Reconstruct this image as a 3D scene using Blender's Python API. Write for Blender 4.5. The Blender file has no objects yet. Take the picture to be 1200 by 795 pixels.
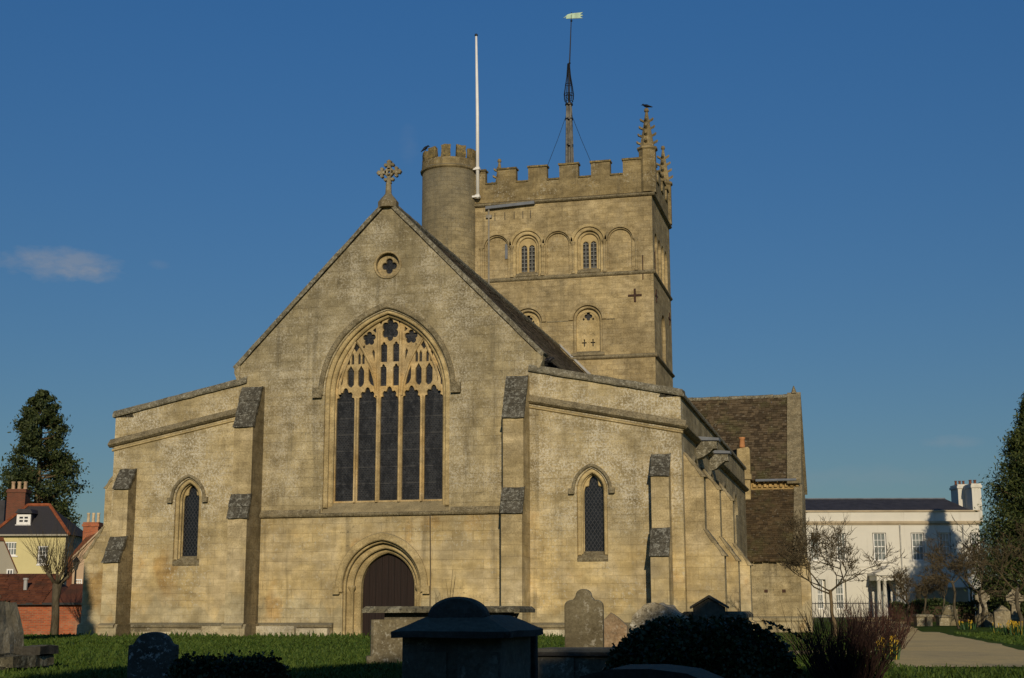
import bpy, bmesh, math, random
import numpy as np
from mathutils import Vector, Matrix, noise
from math import sin, cos, tan, pi, sqrt, radians as rad, atan2
random.seed(7)
rng = np.random.default_rng(7)
SC = bpy.context.scene
COL = SC.collection

# ------------------------------------------------------------------ camera
F = 1654.5                       # focal length in pixels of a 1200 px wide picture
PSI, TH, RO = rad(13.768), rad(10.838), rad(-0.146)
CAM = Vector((15.427, -44.826, 0.858))
FW = Vector((-sin(PSI)*cos(TH), cos(PSI)*cos(TH), sin(TH)))
_r = Vector((cos(PSI), sin(PSI), 0)); _u = _r.cross(FW)
RT = _r*cos(RO) + _u*sin(RO); UP = _u*cos(RO) - _r*sin(RO)
FH = Vector((-sin(PSI), cos(PSI), 0))       # horizontal view direction
cd = bpy.data.cameras.new('camera'); cam = bpy.data.objects.new('camera', cd); COL.objects.link(cam)
cd.sensor_width = 36; cd.lens = F*36/1200; cd.clip_end = 5000; cd.clip_start = .1
M = Matrix((RT, UP, -FW)).transposed().to_4x4(); M.translation = CAM
cam.matrix_world = M
SC.camera = cam

# ------------------------------------------------------------------ light
SUN_EL = 19.0
LH = PSI + rad(3.2)                          # heading of the light, left of +Y
LD = Vector((-sin(LH)*cos(rad(SUN_EL)), cos(LH)*cos(rad(SUN_EL)), -sin(rad(SUN_EL))))
sd = bpy.data.lights.new('sun', 'SUN'); sun = bpy.data.objects.new('sun', sd); COL.objects.link(sun)
sd.energy = 3.0; sd.angle = rad(.53); sd.color = (1, .845, .61)
sun.rotation_euler = LD.to_track_quat('-Z', 'Y').to_euler()
W = bpy.data.worlds.new('World'); SC.world = W; W.use_nodes = True
nt = W.node_tree; nt.nodes.clear()
def N(nt, t, **k):
    n = nt.nodes.new(t)
    for a, b in k.items():
        if a.startswith('i_'):
            key = a[2:]
            n.inputs[int(key) if key.isdigit() else key].default_value = b
        else: setattr(n, a, b)
    return n
def wmath(nt, op, a, b=None, clamp=False):
    n = nt.nodes.new('ShaderNodeMath'); n.operation = op; n.use_clamp = clamp
    for i, v in enumerate((a, b)):
        if v is None: continue
        if isinstance(v, (int, float)): n.inputs[i].default_value = v
        else: nt.links.new(v, n.inputs[i])
    return n.outputs[0]
sky = N(nt, 'ShaderNodeTexSky', sky_type='NISHITA', sun_disc=False, sun_elevation=rad(SUN_EL),
        sun_rotation=pi - LH, altitude=100, air_density=1.0, dust_density=.25, ozone_density=3.0)
bg = N(nt, 'ShaderNodeBackground', i_Strength=.055); out = N(nt, 'ShaderNodeOutputWorld')
# two small far clouds, fixed to directions in the sky
tc = N(nt, 'ShaderNodeTexCoord')
def dotv(v):
    n = N(nt, 'ShaderNodeVectorMath', operation='DOT_PRODUCT'); nt.links.new(tc.outputs['Generated'], n.inputs[0]); n.inputs[1].default_value = v
    return n.outputs['Value']
dl, dz, df = dotv(tuple(_r)), dotv((0, 0, 1)), dotv(tuple(FH))
nz = N(nt, 'ShaderNodeTexNoise', i_Scale=38.0, i_Detail=6.0, i_Roughness=.6)
mp = N(nt, 'ShaderNodeMapping'); mp.inputs['Scale'].default_value = (1, 1, 2.2)
nt.links.new(tc.outputs['Generated'], mp.inputs[0]); nt.links.new(mp.outputs[0], nz.inputs[0])
def cloud(px, py, w, h, k):
    d = FW*F + RT*(px-600) - UP*(py-397.5); d.normalize()
    a = wmath(nt, 'DIVIDE', wmath(nt, 'SUBTRACT', dl, d.dot(_r)), w/F)
    b = wmath(nt, 'DIVIDE', wmath(nt, 'SUBTRACT', dz, d.z), h/F)
    q = wmath(nt, 'ADD', wmath(nt, 'POWER', wmath(nt, 'ABSOLUTE', a), 2.0), wmath(nt, 'POWER', wmath(nt, 'ABSOLUTE', b), 2.0))
    m = wmath(nt, 'SUBTRACT', 1.0, q)
    m = wmath(nt, 'ADD', m, wmath(nt, 'MULTIPLY', wmath(nt, 'SUBTRACT', nz.outputs[0], .55), 3.2))
    m = wmath(nt, 'MULTIPLY', wmath(nt, 'MULTIPLY', m, k), wmath(nt, 'GREATER_THAN', df, 0.0), )
    mm = wmath(nt, 'MINIMUM', wmath(nt, 'MAXIMUM', m, 0.0), k)
    fall = wmath(nt, 'MAXIMUM', wmath(nt, 'SUBTRACT', 1.0, wmath(nt, 'MULTIPLY', q, .45)), 0.0)
    return wmath(nt, 'MULTIPLY', mm, fall)
mk = cloud(68, 309, 70, 21, .42)
for c in ((110, 322, 40, 10, .22), (1120, 517, 40, 9, .16), (1000, 560, 120, 16, .08), (478, 168, 14, 26, .05), (185, 311, 14, 6, .08)):
    mk = wmath(nt, 'ADD', mk, cloud(*c))
mx = N(nt, 'ShaderNodeMix', data_type='RGBA', clamp_factor=True)
nt.links.new(mk, mx.inputs[0])
tint = N(nt, 'ShaderNodeMix', data_type='RGBA', blend_type='MULTIPLY'); tint.inputs[0].default_value = 1
grad = N(nt, 'ShaderNodeMix', data_type='RGBA', clamp_factor=True); grad.inputs[6].default_value = (.52, .55, .535, 1); grad.inputs[7].default_value = (.47, .92, 1.26, 1)
nt.links.new(wmath(nt, 'MULTIPLY', dz, 2.45, True), grad.inputs[0]); nt.links.new(grad.outputs[2], tint.inputs[7])
nt.links.new(sky.outputs[0], tint.inputs[6])
nt.links.new(tint.outputs[2], mx.inputs[6]); mx.inputs[7].default_value = (5.6, 5.5, 5.6, 1)
nt.links.new(mx.outputs[2], bg.inputs[0]); nt.links.new(bg.outputs[0], out.inputs[0])
SC.view_settings.view_transform = 'Standard'; SC.view_settings.look = 'None'
SC.view_settings.gamma = 1; SC.view_settings.exposure = 0.0
SC.view_settings.use_curve_mapping = False

# ------------------------------------------------------------------ helpers: placing
def at(px, py, D):
    d = FW*F + RT*(px-600) - UP*(py-397.5)
    return CAM + d*(D/d.dot(FH))
def sstep(a, b, x):
    t = min(1, max(0, (x-a)/(b-a))); return t*t*(3-2*t)
def gz(x, y):
    v = Vector((x, y, 0)) - CAM; d = v.dot(FH); l = v.dot(_r)
    z = -.62 + .62*sstep(8, 22, d)
    z -= .5*sstep(52, 67, d)*sstep(19, 15, l)*(1 - sstep(120, 200, d))
    z += .3*sstep(76, 90, d)*sstep(14, 20, l)
    z += .04*noise.noise(Vector((x*.16, y*.16, 3)))*sstep(3, 9, abs(d-62)) if d < 55 else 0
    return z
def gp(px, D, py=745):
    p = at(px, py, D); p.z = gz(p.x, p.y); return p
# ------------------------------------------------------------------ helpers: meshes
def recalc(me):
    bm = bmesh.new(); bm.from_mesh(me); bmesh.ops.recalc_face_normals(bm, faces=bm.faces); bm.to_mesh(me); bm.free()
class MB:
    def __init__(s): s.v = []; s.f = []
    def add(s, vs, fs):
        o = len(s.v); s.v += [tuple(v) for v in vs]; s.f += [tuple(i+o for i in f) for f in fs]
    def box(s, x0, x1, y0, y1, z0, z1):
        s.add([(x0,y0,z0),(x1,y0,z0),(x1,y1,z0),(x0,y1,z0),(x0,y0,z1),(x1,y0,z1),(x1,y1,z1),(x0,y1,z1)],
              [(0,3,2,1),(4,5,6,7),(0,1,5,4),(1,2,6,5),(2,3,7,6),(3,0,4,7)])
    def prism(s, poly, fn, a, b):                 # fn(u, v, w) -> xyz; polygon in u, v; w from a to b
        n = len(poly)
        s.add([fn(u, v, a) for u, v in poly] + [fn(u, v, b) for u, v in poly],
              [tuple(range(n)), tuple(range(2*n-1, n-1, -1))] + [(i, (i+1) % n, n+(i+1) % n, n+i) for i in range(n)])
    def sweep(s, prof, p0, p1, out):              # profile (out, up) swept from p0 to p1
        p0, p1, o = Vector(p0), Vector(p1), Vector(out)
        n = len(prof)
        s.add([p0+o*a+Vector((0,0,b)) for a, b in prof] + [p1+o*a+Vector((0,0,b)) for a, b in prof],
              [tuple(range(n)), tuple(range(2*n-1, n-1, -1))] + [(i, (i+1) % n, n+(i+1) % n, n+i) for i in range(n)])
    def tube(s, pts, rs, n=6, cap=True, ell=1.0):
        pts = [Vector(p) for p in pts]
        rings = []
        for i, p in enumerate(pts):
            t = (pts[min(i+1, len(pts)-1)] - pts[max(i-1, 0)])
            if t.length < 1e-9: t = Vector((0,0,1))
            t.normalize()
            a = t.cross(Vector((0,0,1)) if abs(t.z) < .95 else Vector((0,1,0))).normalized(); b = t.cross(a)
            r = rs[i] if hasattr(rs, '__len__') else rs
            rings.append([p + (a*cos(2*pi*k/n) + b*sin(2*pi*k/n)*ell)*r for k in range(n)])
        o = len(s.v)
        for r in rings: s.v += [tuple(v) for v in r]
        for i in range(len(rings)-1):
            for k in range(n):
                s.f.append((o+i*n+k, o+i*n+(k+1) % n, o+(i+1)*n+(k+1) % n, o+(i+1)*n+k))
        if cap:
            s.f.append(tuple(o+k for k in range(n-1, -1, -1))); s.f.append(tuple(o+(len(rings)-1)*n+k for k in range(n)))
    def lathe(s, prof, n, c=(0,0,0), rot=0.0, sq=None):
        o = len(s.v); c = Vector(c)
        for r, z in prof:
            for k in range(n):
                a = 2*pi*k/n + rot
                s.v.append((c.x+r*cos(a), c.y+r*sin(a), c.z+z))
        for i in range(len(prof)-1):
            for k in range(n):
                s.f.append((o+i*n+k, o+i*n+(k+1) % n, o+(i+1)*n+(k+1) % n, o+(i+1)*n+k))
        s.f.append(tuple(o+k for k in range(n-1, -1, -1))); s.f.append(tuple(o+(len(prof)-1)*n+k for k in range(n)))
    def plate(s, outer, holes, w0, w1, fn, bevel=0.0):   # outline with holes, w from w0 to w1
        cu = bpy.data.curves.new('outline', 'CURVE'); cu.dimensions = '2D'; cu.fill_mode = 'BOTH'
        cu.extrude = (w1-w0)/2 - bevel; cu.bevel_depth = bevel; cu.bevel_resolution = 0; cu.offset = -bevel
        for poly in [outer] + list(holes):
            sp = cu.splines.new('POLY'); sp.points.add(len(poly)-1); sp.use_cyclic_u = True
            for p, (u, v) in zip(sp.points, poly): p.co = (u, v, 0, 1)
        ob = bpy.data.objects.new('outline', cu); COL.objects.link(ob)
        dg = bpy.context.evaluated_depsgraph_get(); dg.update()
        me = bpy.data.meshes.new_from_object(ob.evaluated_get(dg))
        wm = (w0+w1)/2
        s.add([fn(v.co.x, v.co.y, v.co.z+wm) for v in me.vertices], [tuple(p.vertices) for p in me.polygons])
        bpy.data.objects.remove(ob); bpy.data.curves.remove(cu); bpy.data.meshes.remove(me)
    def build(s, name, mat, parent=None, smooth=False, fix=True, merge=False):
        me = bpy.data.meshes.new(name); me.from_pydata(s.v, [], s.f)
        if fix or merge:
            bm = bmesh.new(); bm.from_mesh(me)
            if merge: bmesh.ops.remove_doubles(bm, verts=bm.verts, dist=1e-4)
            if fix: bmesh.ops.recalc_face_normals(bm, faces=bm.faces)
            bm.to_mesh(me); bm.free()
        me.materials.append(mat)
        if smooth: me.shade_smooth()
        o = bpy.data.objects.new(name, me); COL.objects.link(o)
        if parent: o.parent = parent
        return o
def XZ(y=0): return lambda u, v, w: (u, y+w, v)          # wall facing west: w is depth into the wall
def YZ(x=0): return lambda u, v, w: (x-w, u, v)          # wall facing south: u along Y, w into the wall
def tag(o, label=None, cat=None, group=None, kind=None):
    if label: o['label'] = label
    if cat: o['category'] = cat
    if group: o['group'] = group
    if kind: o['kind'] = kind
    return o
def empty(name, loc=(0,0,0), rz=0, label=None, cat=None, group=None):
    o = bpy.data.objects.new(name, None); COL.objects.link(o); o.location = loc; o.rotation_euler = (0, 0, rz)
    o.empty_display_size = .2
    return tag(o, label, cat, group)
def copy_tree(o, parent=None):
    c = o.copy(); COL.objects.link(c); c.parent = parent
    for ch in [x for x in bpy.data.objects if x.parent == o]: copy_tree(ch, c)
    return c
# arches
def arc_pts(w, h, n=14):
    """pointed arch from (-w,0) over (0,h) to (w,0); round when h == w"""
    c = (h*h - w*w)/(2*w); R = w + c
    a1 = atan2(h, c) if c > 1e-6 else (pi/2 if abs(c) <= 1e-6 else atan2(h, c))
    L = [(c - R*cos(a1*i/n), R*sin(a1*i/n)) for i in range(n+1)]
    return L + [(-x, z) for x, z in reversed(L[:-1])]
def arch_poly(xc, z0, zs, w, h, n=14):
    return [(xc-w, z0)] + [(xc+x, zs+z) for x, z in arc_pts(w, h, n)] + [(xc+w, z0)]
def arch_ring(xc, zs, wi, hi, wo, ho, zi=None, zo=None, n=14):
    """open ring (hood or order): outer arch, inner arch; jambs reach down to zi"""
    o = [(xc+x, zs+z) for x, z in arc_pts(wo, ho, n)]; i = [(xc+x, zs+z) for x, z in arc_pts(wi, hi, n)]
    if zi is not None:
        o = [(xc-wo, zi)] + o + [(xc+wo, zi)]; i = [(xc-wi, zi)] + i + [(xc+wi, zi)]
    return o + i[::-1]
def foil(xc, zc, rx, rz, n, rot=pi/2, k=None):
    k = k or {4: .45, 5: .40, 6: .365}[n]
    P = []; d = 1-k
    for i in range(n*8):
        a = 2*pi*i/(n*8); ph = (a + pi/n) % (2*pi/n) - pi/n
        q = k*k - (d*sin(ph))**2
        r = d*cos(ph) + sqrt(max(q, 0))
        P.append((xc + rx*r*cos(a+rot), zc + rz*r*sin(a+rot)))
    return P
def cusped(xc, z0, zs, w, h, lobes=3, depth=.24):
    """light with a pointed, cusped head"""
    top = []
    for x, z in arc_pts(w, h, 16):
        a = atan2(z, -x)/pi*lobes
        k = 1 - depth*abs(cos(a*pi))**5 if .4 < a < lobes-.4 else 1
        top.append((xc + x*k, zs + z*k))
    return [(xc-w, z0)] + top + [(xc+w, z0)]

# ------------------------------------------------------------------ helpers: materials
def new_mat(name, rough=.85, spec=.25):
    m = bpy.data.materials.new(name); m.use_nodes = True
    t = m.node_tree; b = t.nodes['Principled BSDF']
    b.inputs['Roughness'].default_value = rough; b.inputs['Specular IOR Level'].default_value = spec
    return m, t, b
class NT:
    """small wrapper to write node graphs as expressions"""
    def __init__(s, t): s.t = t
    def L(s, a, b):
        if isinstance(a, (int, float)): b.default_value = a
        elif isinstance(a, tuple): b.default_value = a if len(a) == 4 or b.type == 'VECTOR' else (*a, 1)
        else: s.t.links.new(a, b)
    def m(s, op, a, b=None, clamp=False):
        return wmath(s.t, op, a, b, clamp)
    def mix(s, f, a, b, mode='MIX'):
        n = s.t.nodes.new('ShaderNodeMix'); n.data_type = 'RGBA'; n.blend_type = mode
        s.L(f, n.inputs[0]); s.L(a, n.inputs[6]); s.L(b, n.inputs[7]); return n.outputs[2]
    def noise(s, vec, scale, detail=4.0, rough=.55, sc=None):
        n = s.t.nodes.new('ShaderNodeTexNoise'); n.inputs['Scale'].default_value = scale
        n.inputs['Detail'].default_value = detail; n.inputs['Roughness'].default_value = rough
        if sc:
            mp = s.t.nodes.new('ShaderNodeMapping'); mp.inputs['Scale'].default_value = sc
            s.t.links.new(vec, mp.inputs[0]); vec = mp.outputs[0]
        s.t.links.new(vec, n.inputs['Vector']); return n.outputs[0]
    def vor(s, vec, scale, feature='F1', out='Distance'):
        n = s.t.nodes.new('ShaderNodeTexVoronoi'); n.feature = feature; n.inputs['Scale'].default_value = scale
        s.t.links.new(vec, n.inputs['Vector']); return n.outputs[out]
    def ramp(s, f, a, b, lo=0.0, hi=1.0):
        n = s.t.nodes.new('ShaderNodeMapRange'); n.clamp = True; n.interpolation_type = 'SMOOTHSTEP'
        s.L(f, n.inputs[0])
        for i, v in enumerate((a, b, lo, hi)): n.inputs[1+i].default_value = v
        return n.outputs[0]
    def bump(s, h, strength, dist, bsdf):
        n = s.t.nodes.new('ShaderNodeBump'); n.inputs['Strength'].default_value = strength; n.inputs['Distance'].default_value = dist
        s.t.links.new(h, n.inputs['Height']); s.t.links.new(n.outputs[0], bsdf.inputs['Normal'])
    def coords(s, rnd=False):
        tcn = s.t.nodes.new('ShaderNodeTexCoord'); v = tcn.outputs['Object']
        if rnd:
            oi = s.t.nodes.new('ShaderNodeObjectInfo'); a = s.t.nodes.new('ShaderNodeVectorMath'); a.operation = 'ADD'
            k = s.m('MULTIPLY', oi.outputs['Random'], 37.0)
            s.t.links.new(v, a.inputs[0]); s.t.links.new(k, a.inputs[1]); v = a.outputs[0]
        sx = s.t.nodes.new('ShaderNodeSeparateXYZ'); s.t.links.new(v, sx.inputs[0])
        sn = s.t.nodes.new('ShaderNodeSeparateXYZ'); s.t.links.new(tcn.outputs['Normal'], sn.inputs[0])
        side = s.m('GREATER_THAN', s.m('ABSOLUTE', sn.outputs[0]), .707)
        u = s.m('ADD', s.m('MULTIPLY', sx.outputs[1], side), s.m('MULTIPLY', sx.outputs[0], s.m('SUBTRACT', 1.0, side)))
        cb = s.t.nodes.new('ShaderNodeCombineXYZ'); s.t.links.new(u, cb.inputs[0]); s.t.links.new(sx.outputs[2], cb.inputs[1])
        return v, cb.outputs[0], sx.outputs, sn.outputs
    def brick(s, vec, w, h, mortar=.012, c1=(1,1,1), c2=(.7,.7,.7), cm=(.4,.4,.4), bias=0.0, smooth=.3):
        n = s.t.nodes.new('ShaderNodeTexBrick'); s.t.links.new(vec, n.inputs['Vector'])
        n.inputs['Color1'].default_value = (*c1, 1); n.inputs['Color2'].default_value = (*c2, 1); n.inputs['Mortar'].default_value = (*cm, 1)
        n.inputs['Scale'].default_value = 1; n.inputs['Brick Width'].default_value = w; n.inputs['Row Height'].default_value = h
        n.inputs['Mortar Size'].default_value = mortar; n.inputs['Mortar Smooth'].default_value = smooth; n.inputs['Bias'].default_value = bias
        return n.outputs[0], n.outputs[1]

def stone(name, a, b, gold=None, zg=3.9, lichen=.5, stain=.5, block=(.62,.29), mortar=.5, rubble=0.0, grey=0.0, zgrey=(9,13), rnd=False,
          foot=True, dark=(.075,.066,.045), pale=(.56,.53,.43), lz=(2.5,4.5)):
    """weathered oolite: ashlar blocks, mottling, lichen, water stains, golden cleaner stone low down"""
    m, t, bs = new_mat(name, .92, .15); g = NT(t)
    v, uv, P, nn = g.coords(rnd)
    # warped block coordinates so that the joints are not ruler straight
    wv = t.nodes.new('ShaderNodeVectorMath'); wv.operation = 'ADD'
    wn = t.nodes.new('ShaderNodeTexNoise'); wn.inputs['Scale'].default_value = 1.1; t.links.new(v, wn.inputs['Vector'])
    wsc = t.nodes.new('ShaderNodeVectorMath'); wsc.operation = 'SCALE'; wsc.inputs[3].default_value = .05
    t.links.new(wn.outputs['Color'], wsc.inputs[0]); t.links.new(uv, wv.inputs[0]); t.links.new(wsc.outputs[0], wv.inputs[1])
    bc, bf = g.brick(wv.outputs[0], block[0], block[1], .011, (1.13,1.12,1.08), (.86,.86,.85), (.64,.61,.56))
    big = g.noise(v, .42, 3, .6); mid = g.noise(v, 2.3, 5, .62); fine = g.noise(v, 17, 4, .7)
    big2 = g.noise(v, .95, 4, .62); vein = g.noise(v, 1.6, 5, .7, (1, 1, 1.4))
    c = g.mix(g.ramp(big, .36, .64), a, b)
    c = g.mix(g.m('MULTIPLY', g.ramp(big2, .50, .64), .6), c, tuple(x*k for x, k in zip(a, (1.02, 1.05, 1.16))))
    c = g.mix(g.m('MULTIPLY', g.ramp(vein, .52, .68), .5*min(1, stain+.2)), c, tuple(x*k for x, k in zip(b, (.62, .57, .50))))
    if gold:
        zz = g.m('ADD', P[2], g.m('MULTIPLY', g.m('SUBTRACT', mid, .5), 1.2))
        low = g.ramp(zz, zg-.5, zg+.4, 1.0, 0.0)
        gv = g.mix(g.ramp(big2, .38, .62), gold, tuple(x*k for x, k in zip(gold, (.97, 1.02, 1.22))))
        c = g.mix(g.m('MULTIPLY', low, .85), c, gv)
        # tide marks of damp near the ground
        tide = g.ramp(g.m('SUBTRACT', P[2], g.m('MULTIPLY', g.noise(v, .9, 3, .55, (1, 1, .25)), 2.6)), -.45, -.25, 1.0, 0.0)
        c = g.mix(g.m('MULTIPLY', tide, .6), c, (.41,.37,.255))
        blot = g.ramp(g.noise(v, .7, 3, .55), .56, .70)
        c = g.mix(g.m('MULTIPLY', g.m('MULTIPLY', blot, low), .6), c, (.43,.265,.09))
    if grey:
        hi = g.ramp(g.m('ADD', P[2], g.m('MULTIPLY', g.m('SUBTRACT', big, .5), 7.0)), zgrey[0], zgrey[1])
        c = g.mix(g.m('MULTIPLY', hi, grey), c, (.225,.20,.135))
    jm = g.m('MULTIPLY', g.ramp(g.noise(v, .8, 3, .6), .35, .58, .40, 1.0), min(1.0, mortar))
    c = g.mix(jm, c, g.mix(1.0, c, bc, 'MULTIPLY'))
    c = g.mix(.85, c, g.mix(1.0, c, g.mix(g.ramp(mid, .25, .75), (.82,.81,.79), (1.22,1.215,1.20)), 'MULTIPLY'))
    broad = g.noise(v, .62, 4, .62, (1, 1, .7))
    c = g.mix(1.0, c, g.mix(g.ramp(broad, .34, .66), (.76,.745,.71), (1.11,1.10,1.07)), 'MULTIPLY')
    blk = g.noise(v, 2.6, 3, .5, (.55, .55, 1.5))
    c = g.mix(1.0, c, g.mix(g.ramp(blk, .38, .62), (.86,.85,.82), (1.08,1.08,1.07)), 'MULTIPLY')
    spk = g.noise(v, 22, 6, .85)
    c = g.mix(g.m('SUBTRACT', .75, g.m('MULTIPLY', low, .45)) if gold else .75, c, g.mix(1.0, c, g.mix(g.ramp(spk, .36, .64), (.70,.68,.64), (1.32,1.32,1.32)), 'MULTIPLY'))
    if rubble:
        msk = g.ramp(P[2], lz[0], lz[1])
        patch = g.m('MULTIPLY', msk, g.ramp(g.noise(v, .50, 3, .6), .38, .60))
        w1 = g.ramp(g.m('ADD', g.noise(v, 14.5, 4, .8), g.m('MULTIPLY', g.m('SUBTRACT', mid, .5), .25)), .495, .54)
        c = g.mix(g.m('MULTIPLY', g.m('MULTIPLY', w1, patch), rubble), c, (.68,.64,.53))
        w2 = g.ramp(g.noise(v, 9.0, 4, .8), .535, .60)
        c = g.mix(g.m('MULTIPLY', g.m('MULTIPLY', w2, msk), rubble*.55), c, (.19,.145,.08))
    # lichen: pale and dark specks
    l1 = g.m('MULTIPLY', g.ramp(g.noise(v, 10, 5, .8), .545, .60), g.ramp(g.noise(v, .8, 3, .6), .42, .60))
    c = g.mix(g.m('MULTIPLY', l1, lichen), c, pale)
    l2 = g.m('MULTIPLY', g.ramp(g.noise(v, 6, 5, .8), .54, .64), g.ramp(g.noise(v, .6, 3, .6), .43, .62))
    c = g.mix(g.m('MULTIPLY', l2, stain*.7), c, dark)
    st = g.ramp(g.noise(v, 1.0, 4, .65, (2.2, 2.2, .18)), .53, .70)
    c = g.mix(g.m('MULTIPLY', st, stain*.5), c, dark)
    up = g.ramp(nn[2], .25, .8)
    c = g.mix(g.m('MULTIPLY', up, .7*g_up(stain)), c, g.mix(fine, (.07,.065,.045), (.24,.22,.16)))
    c = g.mix(.5, c, g.mix(1.0, c, g.mix(fine, (.6,.6,.6), (1.4,1.4,1.4)), 'MULTIPLY'))
    g.L(c, bs.inputs['Base Color'])
    h = g.m('ADD', g.m('MULTIPLY', fine, .5), g.m('ADD', g.m('MULTIPLY', bf, -.35*mortar), g.m('MULTIPLY', mid, .6)))
    g.bump(h, .55, .03, bs)
    return m
def g_up(s): return min(1.0, .5+s)
def lichen_stone(name, base=(.16,.15,.11), pale=(.42,.41,.34), dark=(.03,.028,.022), amt=.8, rnd=False, scale=1.0):
    m, t, bs = new_mat(name, .95, .1); g = NT(t); v, uv, P, nn = g.coords(rnd)
    n1 = g.noise(v, 5*scale, 5, .75); n2 = g.noise(v, 13*scale, 5, .75); n3 = g.noise(v, 1.5*scale, 3, .6)
    c = g.mix(g.ramp(n3, .35, .65), base, tuple(x*.6 for x in base))
    c = g.mix(g.m('MULTIPLY', g.ramp(n1, .50, .60), amt), c, pale)
    c = g.mix(g.m('MULTIPLY', g.ramp(n2, .50, .60), .75), c, dark)
    g.L(c, bs.inputs['Base Color']); g.bump(g.m('ADD', n1, g.m('MULTIPLY', n2, .5)), .8, .04, bs)
    return m
def plain(name, c, rough=.7, spec=.3, var=.25, scale=3.0, metal=0.0, rnd=False):
    m, t, bs = new_mat(name, rough, spec); g = NT(t); v, uv, P, nn = g.coords(rnd)
    bs.inputs['Metallic'].default_value = metal
    n1 = g.noise(v, scale, 5, .65)
    lo = tuple(max(0, x*(1-var)) for x in c); hi = tuple(min(1, x*(1+var)) for x in c)
    g.L(g.mix(g.ramp(n1, .3, .7), lo, hi), bs.inputs['Base Color'])
    g.bump(g.noise(v, scale*9, 3, .6), .15, .01, bs)
    return m
def tiles(name, a, b, moss=(.10,.095,.04), pale=(.35,.33,.27), lichen=.3):
    m, t, bs = new_mat(name, .9, .15); g = NT(t); v, uv, P, nn = g.coords()
    ge = t.nodes.new('ShaderNodeNewGeometry'); r = ge.outputs['Random Per Island']
    c = g.mix(r, a, b)
    c = g.mix(g.m('MULTIPLY', g.ramp(g.noise(v, .9, 4, .65), .46, .66), .6), c, moss)
    c = g.mix(g.m('MULTIPLY', g.ramp(g.noise(v, 6, 5, .75), .58, .68), lichen), c, pale)
    c = g.mix(.6, c, g.mix(1.0, c, g.mix(g.noise(v, 9, 4, .7), (.5,.5,.5), (1.5,1.5,1.5)), 'MULTIPLY'))
    g.L(c, bs.inputs['Base Color']); g.bump(g.noise(v, 14, 4, .7), .5, .02, bs)
    return m
def brickwall(name, a, b, mort, w=.225, h=.075, var=.5, patch=None):
    m, t, bs = new_mat(name, .9, .15); g = NT(t); v, uv, P, nn = g.coords()
    bc, bf = g.brick(uv, w, h, .009, a, b, mort, 0, .1)
    n = g.noise(v, 1.3, 5, .65)
    c = g.mix(var, bc, g.mix(1.0, bc, g.mix(n, (.4,.4,.4), (1.5,1.45,1.4)), 'MULTIPLY'))
    if patch: c = g.mix(g.m('MULTIPLY', g.ramp(g.noise(v, .9, 3, .6), .52, .66), .7), c, patch)
    g.L(c, bs.inputs['Base Color']); g.bump(g.m('SUBTRACT', g.noise(v, 25, 3, .6), bf), .4, .01, bs)
    return m
def leafmat(name, a, b, rough=.6, trans=.0):
    m, t, bs = new_mat(name, rough, .25); g = NT(t); v, uv, P, nn = g.coords()
    ge = t.nodes.new('ShaderNodeNewGeometry'); r = ge.outputs['Random Per Island']
    c = g.mix(g.ramp(g.m('ADD', g.m('MULTIPLY', r, .6), g.m('MULTIPLY', g.noise(v, 1.1, 3, .6), .6)), .3, .8), a, b)
    g.L(c, bs.inputs['Base Color'])
    return m
def stucco(name, c, dirt=.25, dcol=(.30,.27,.21)):
    m, t, bs = new_mat(name, .8, .2); g = NT(t); v, uv, P, nn = g.coords()
    n1 = g.noise(v, .6, 4, .6); st = g.ramp(g.noise(v, 1.6, 4, .65, (1.5,1.5,.15)), .52, .75)
    k = g.mix(g.ramp(n1, .3, .7), tuple(x*.93 for x in c), c)
    g.L(g.mix(g.m('MULTIPLY', st, dirt), k, dcol), bs.inputs['Base Color']); g.bump(g.noise(v, 20, 3, .6), .15, .01, bs)
    return m
def barkmat(name, a, b):
    m, t, bs = new_mat(name, .9, .1); g = NT(t); v, uv, P, nn = g.coords()
    n = g.noise(v, 6, 5, .7, (1, 1, .35))
    g.L(g.mix(g.ramp(n, .35, .65), a, b), bs.inputs['Base Color']); g.bump(n, .5, .02, bs)
    return m

A_BUFF, B_BUFF, GOLD = (.45,.375,.22), (.385,.325,.20), (.56,.445,.235)
M_AISLE = stone('aisle stone', A_BUFF, B_BUFF, GOLD, 3.0, lichen=.75, stain=.4, block=(.5,.24), mortar=.6, rubble=.65)
M_NAVE = stone('gable stone', (.405,.342,.208), (.34,.29,.183), GOLD, 3.9, lichen=.55, stain=.8, block=(.7,.31), mortar=.75, grey=.65, zgrey=(6,12), rubble=.4, lz=(4.0,5.0))
M_TOWER = stone('tower stone', (.395,.32,.185), (.335,.275,.167), None, lichen=.25, stain=.55, block=(.6,.28), mortar=.8, grey=.25, zgrey=(22,25))
M_PARA = stone('parapet stone', (.27,.215,.115), (.22,.18,.105), None, lichen=.5, stain=.9, block=(.6,.3), mortar=.7)
M_TURRET = stone('turret stone', (.31,.255,.145), (.25,.21,.125), None, lichen=.45, stain=.8, block=(.42,.24), mortar=1.6)
M_BUTT = stone('buttress ashlar', (.465,.38,.225), (.405,.335,.20), (.54,.435,.24), 3.0, lichen=.2, stain=.4, block=(.8,.36), mortar=.6)
M_PLINTH = stone('dark plinth stone', (.25,.215,.14), (.18,.16,.11), None, lichen=.5, stain=.9, block=(.9,.5), mortar=.5)
M_DARKASHLAR = stone('darker ashlar', (.28,.23,.14), (.21,.175,.11), None, lichen=.2, stain=.9, block=(.8,.36), mortar=.6)
M_SIDE = stone('side wall stone', (.34,.29,.185), (.28,.24,.16), (.40,.32,.18), 2.5, lichen=.3, stain=.75, block=(.6,.3), mortar=.6)
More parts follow.
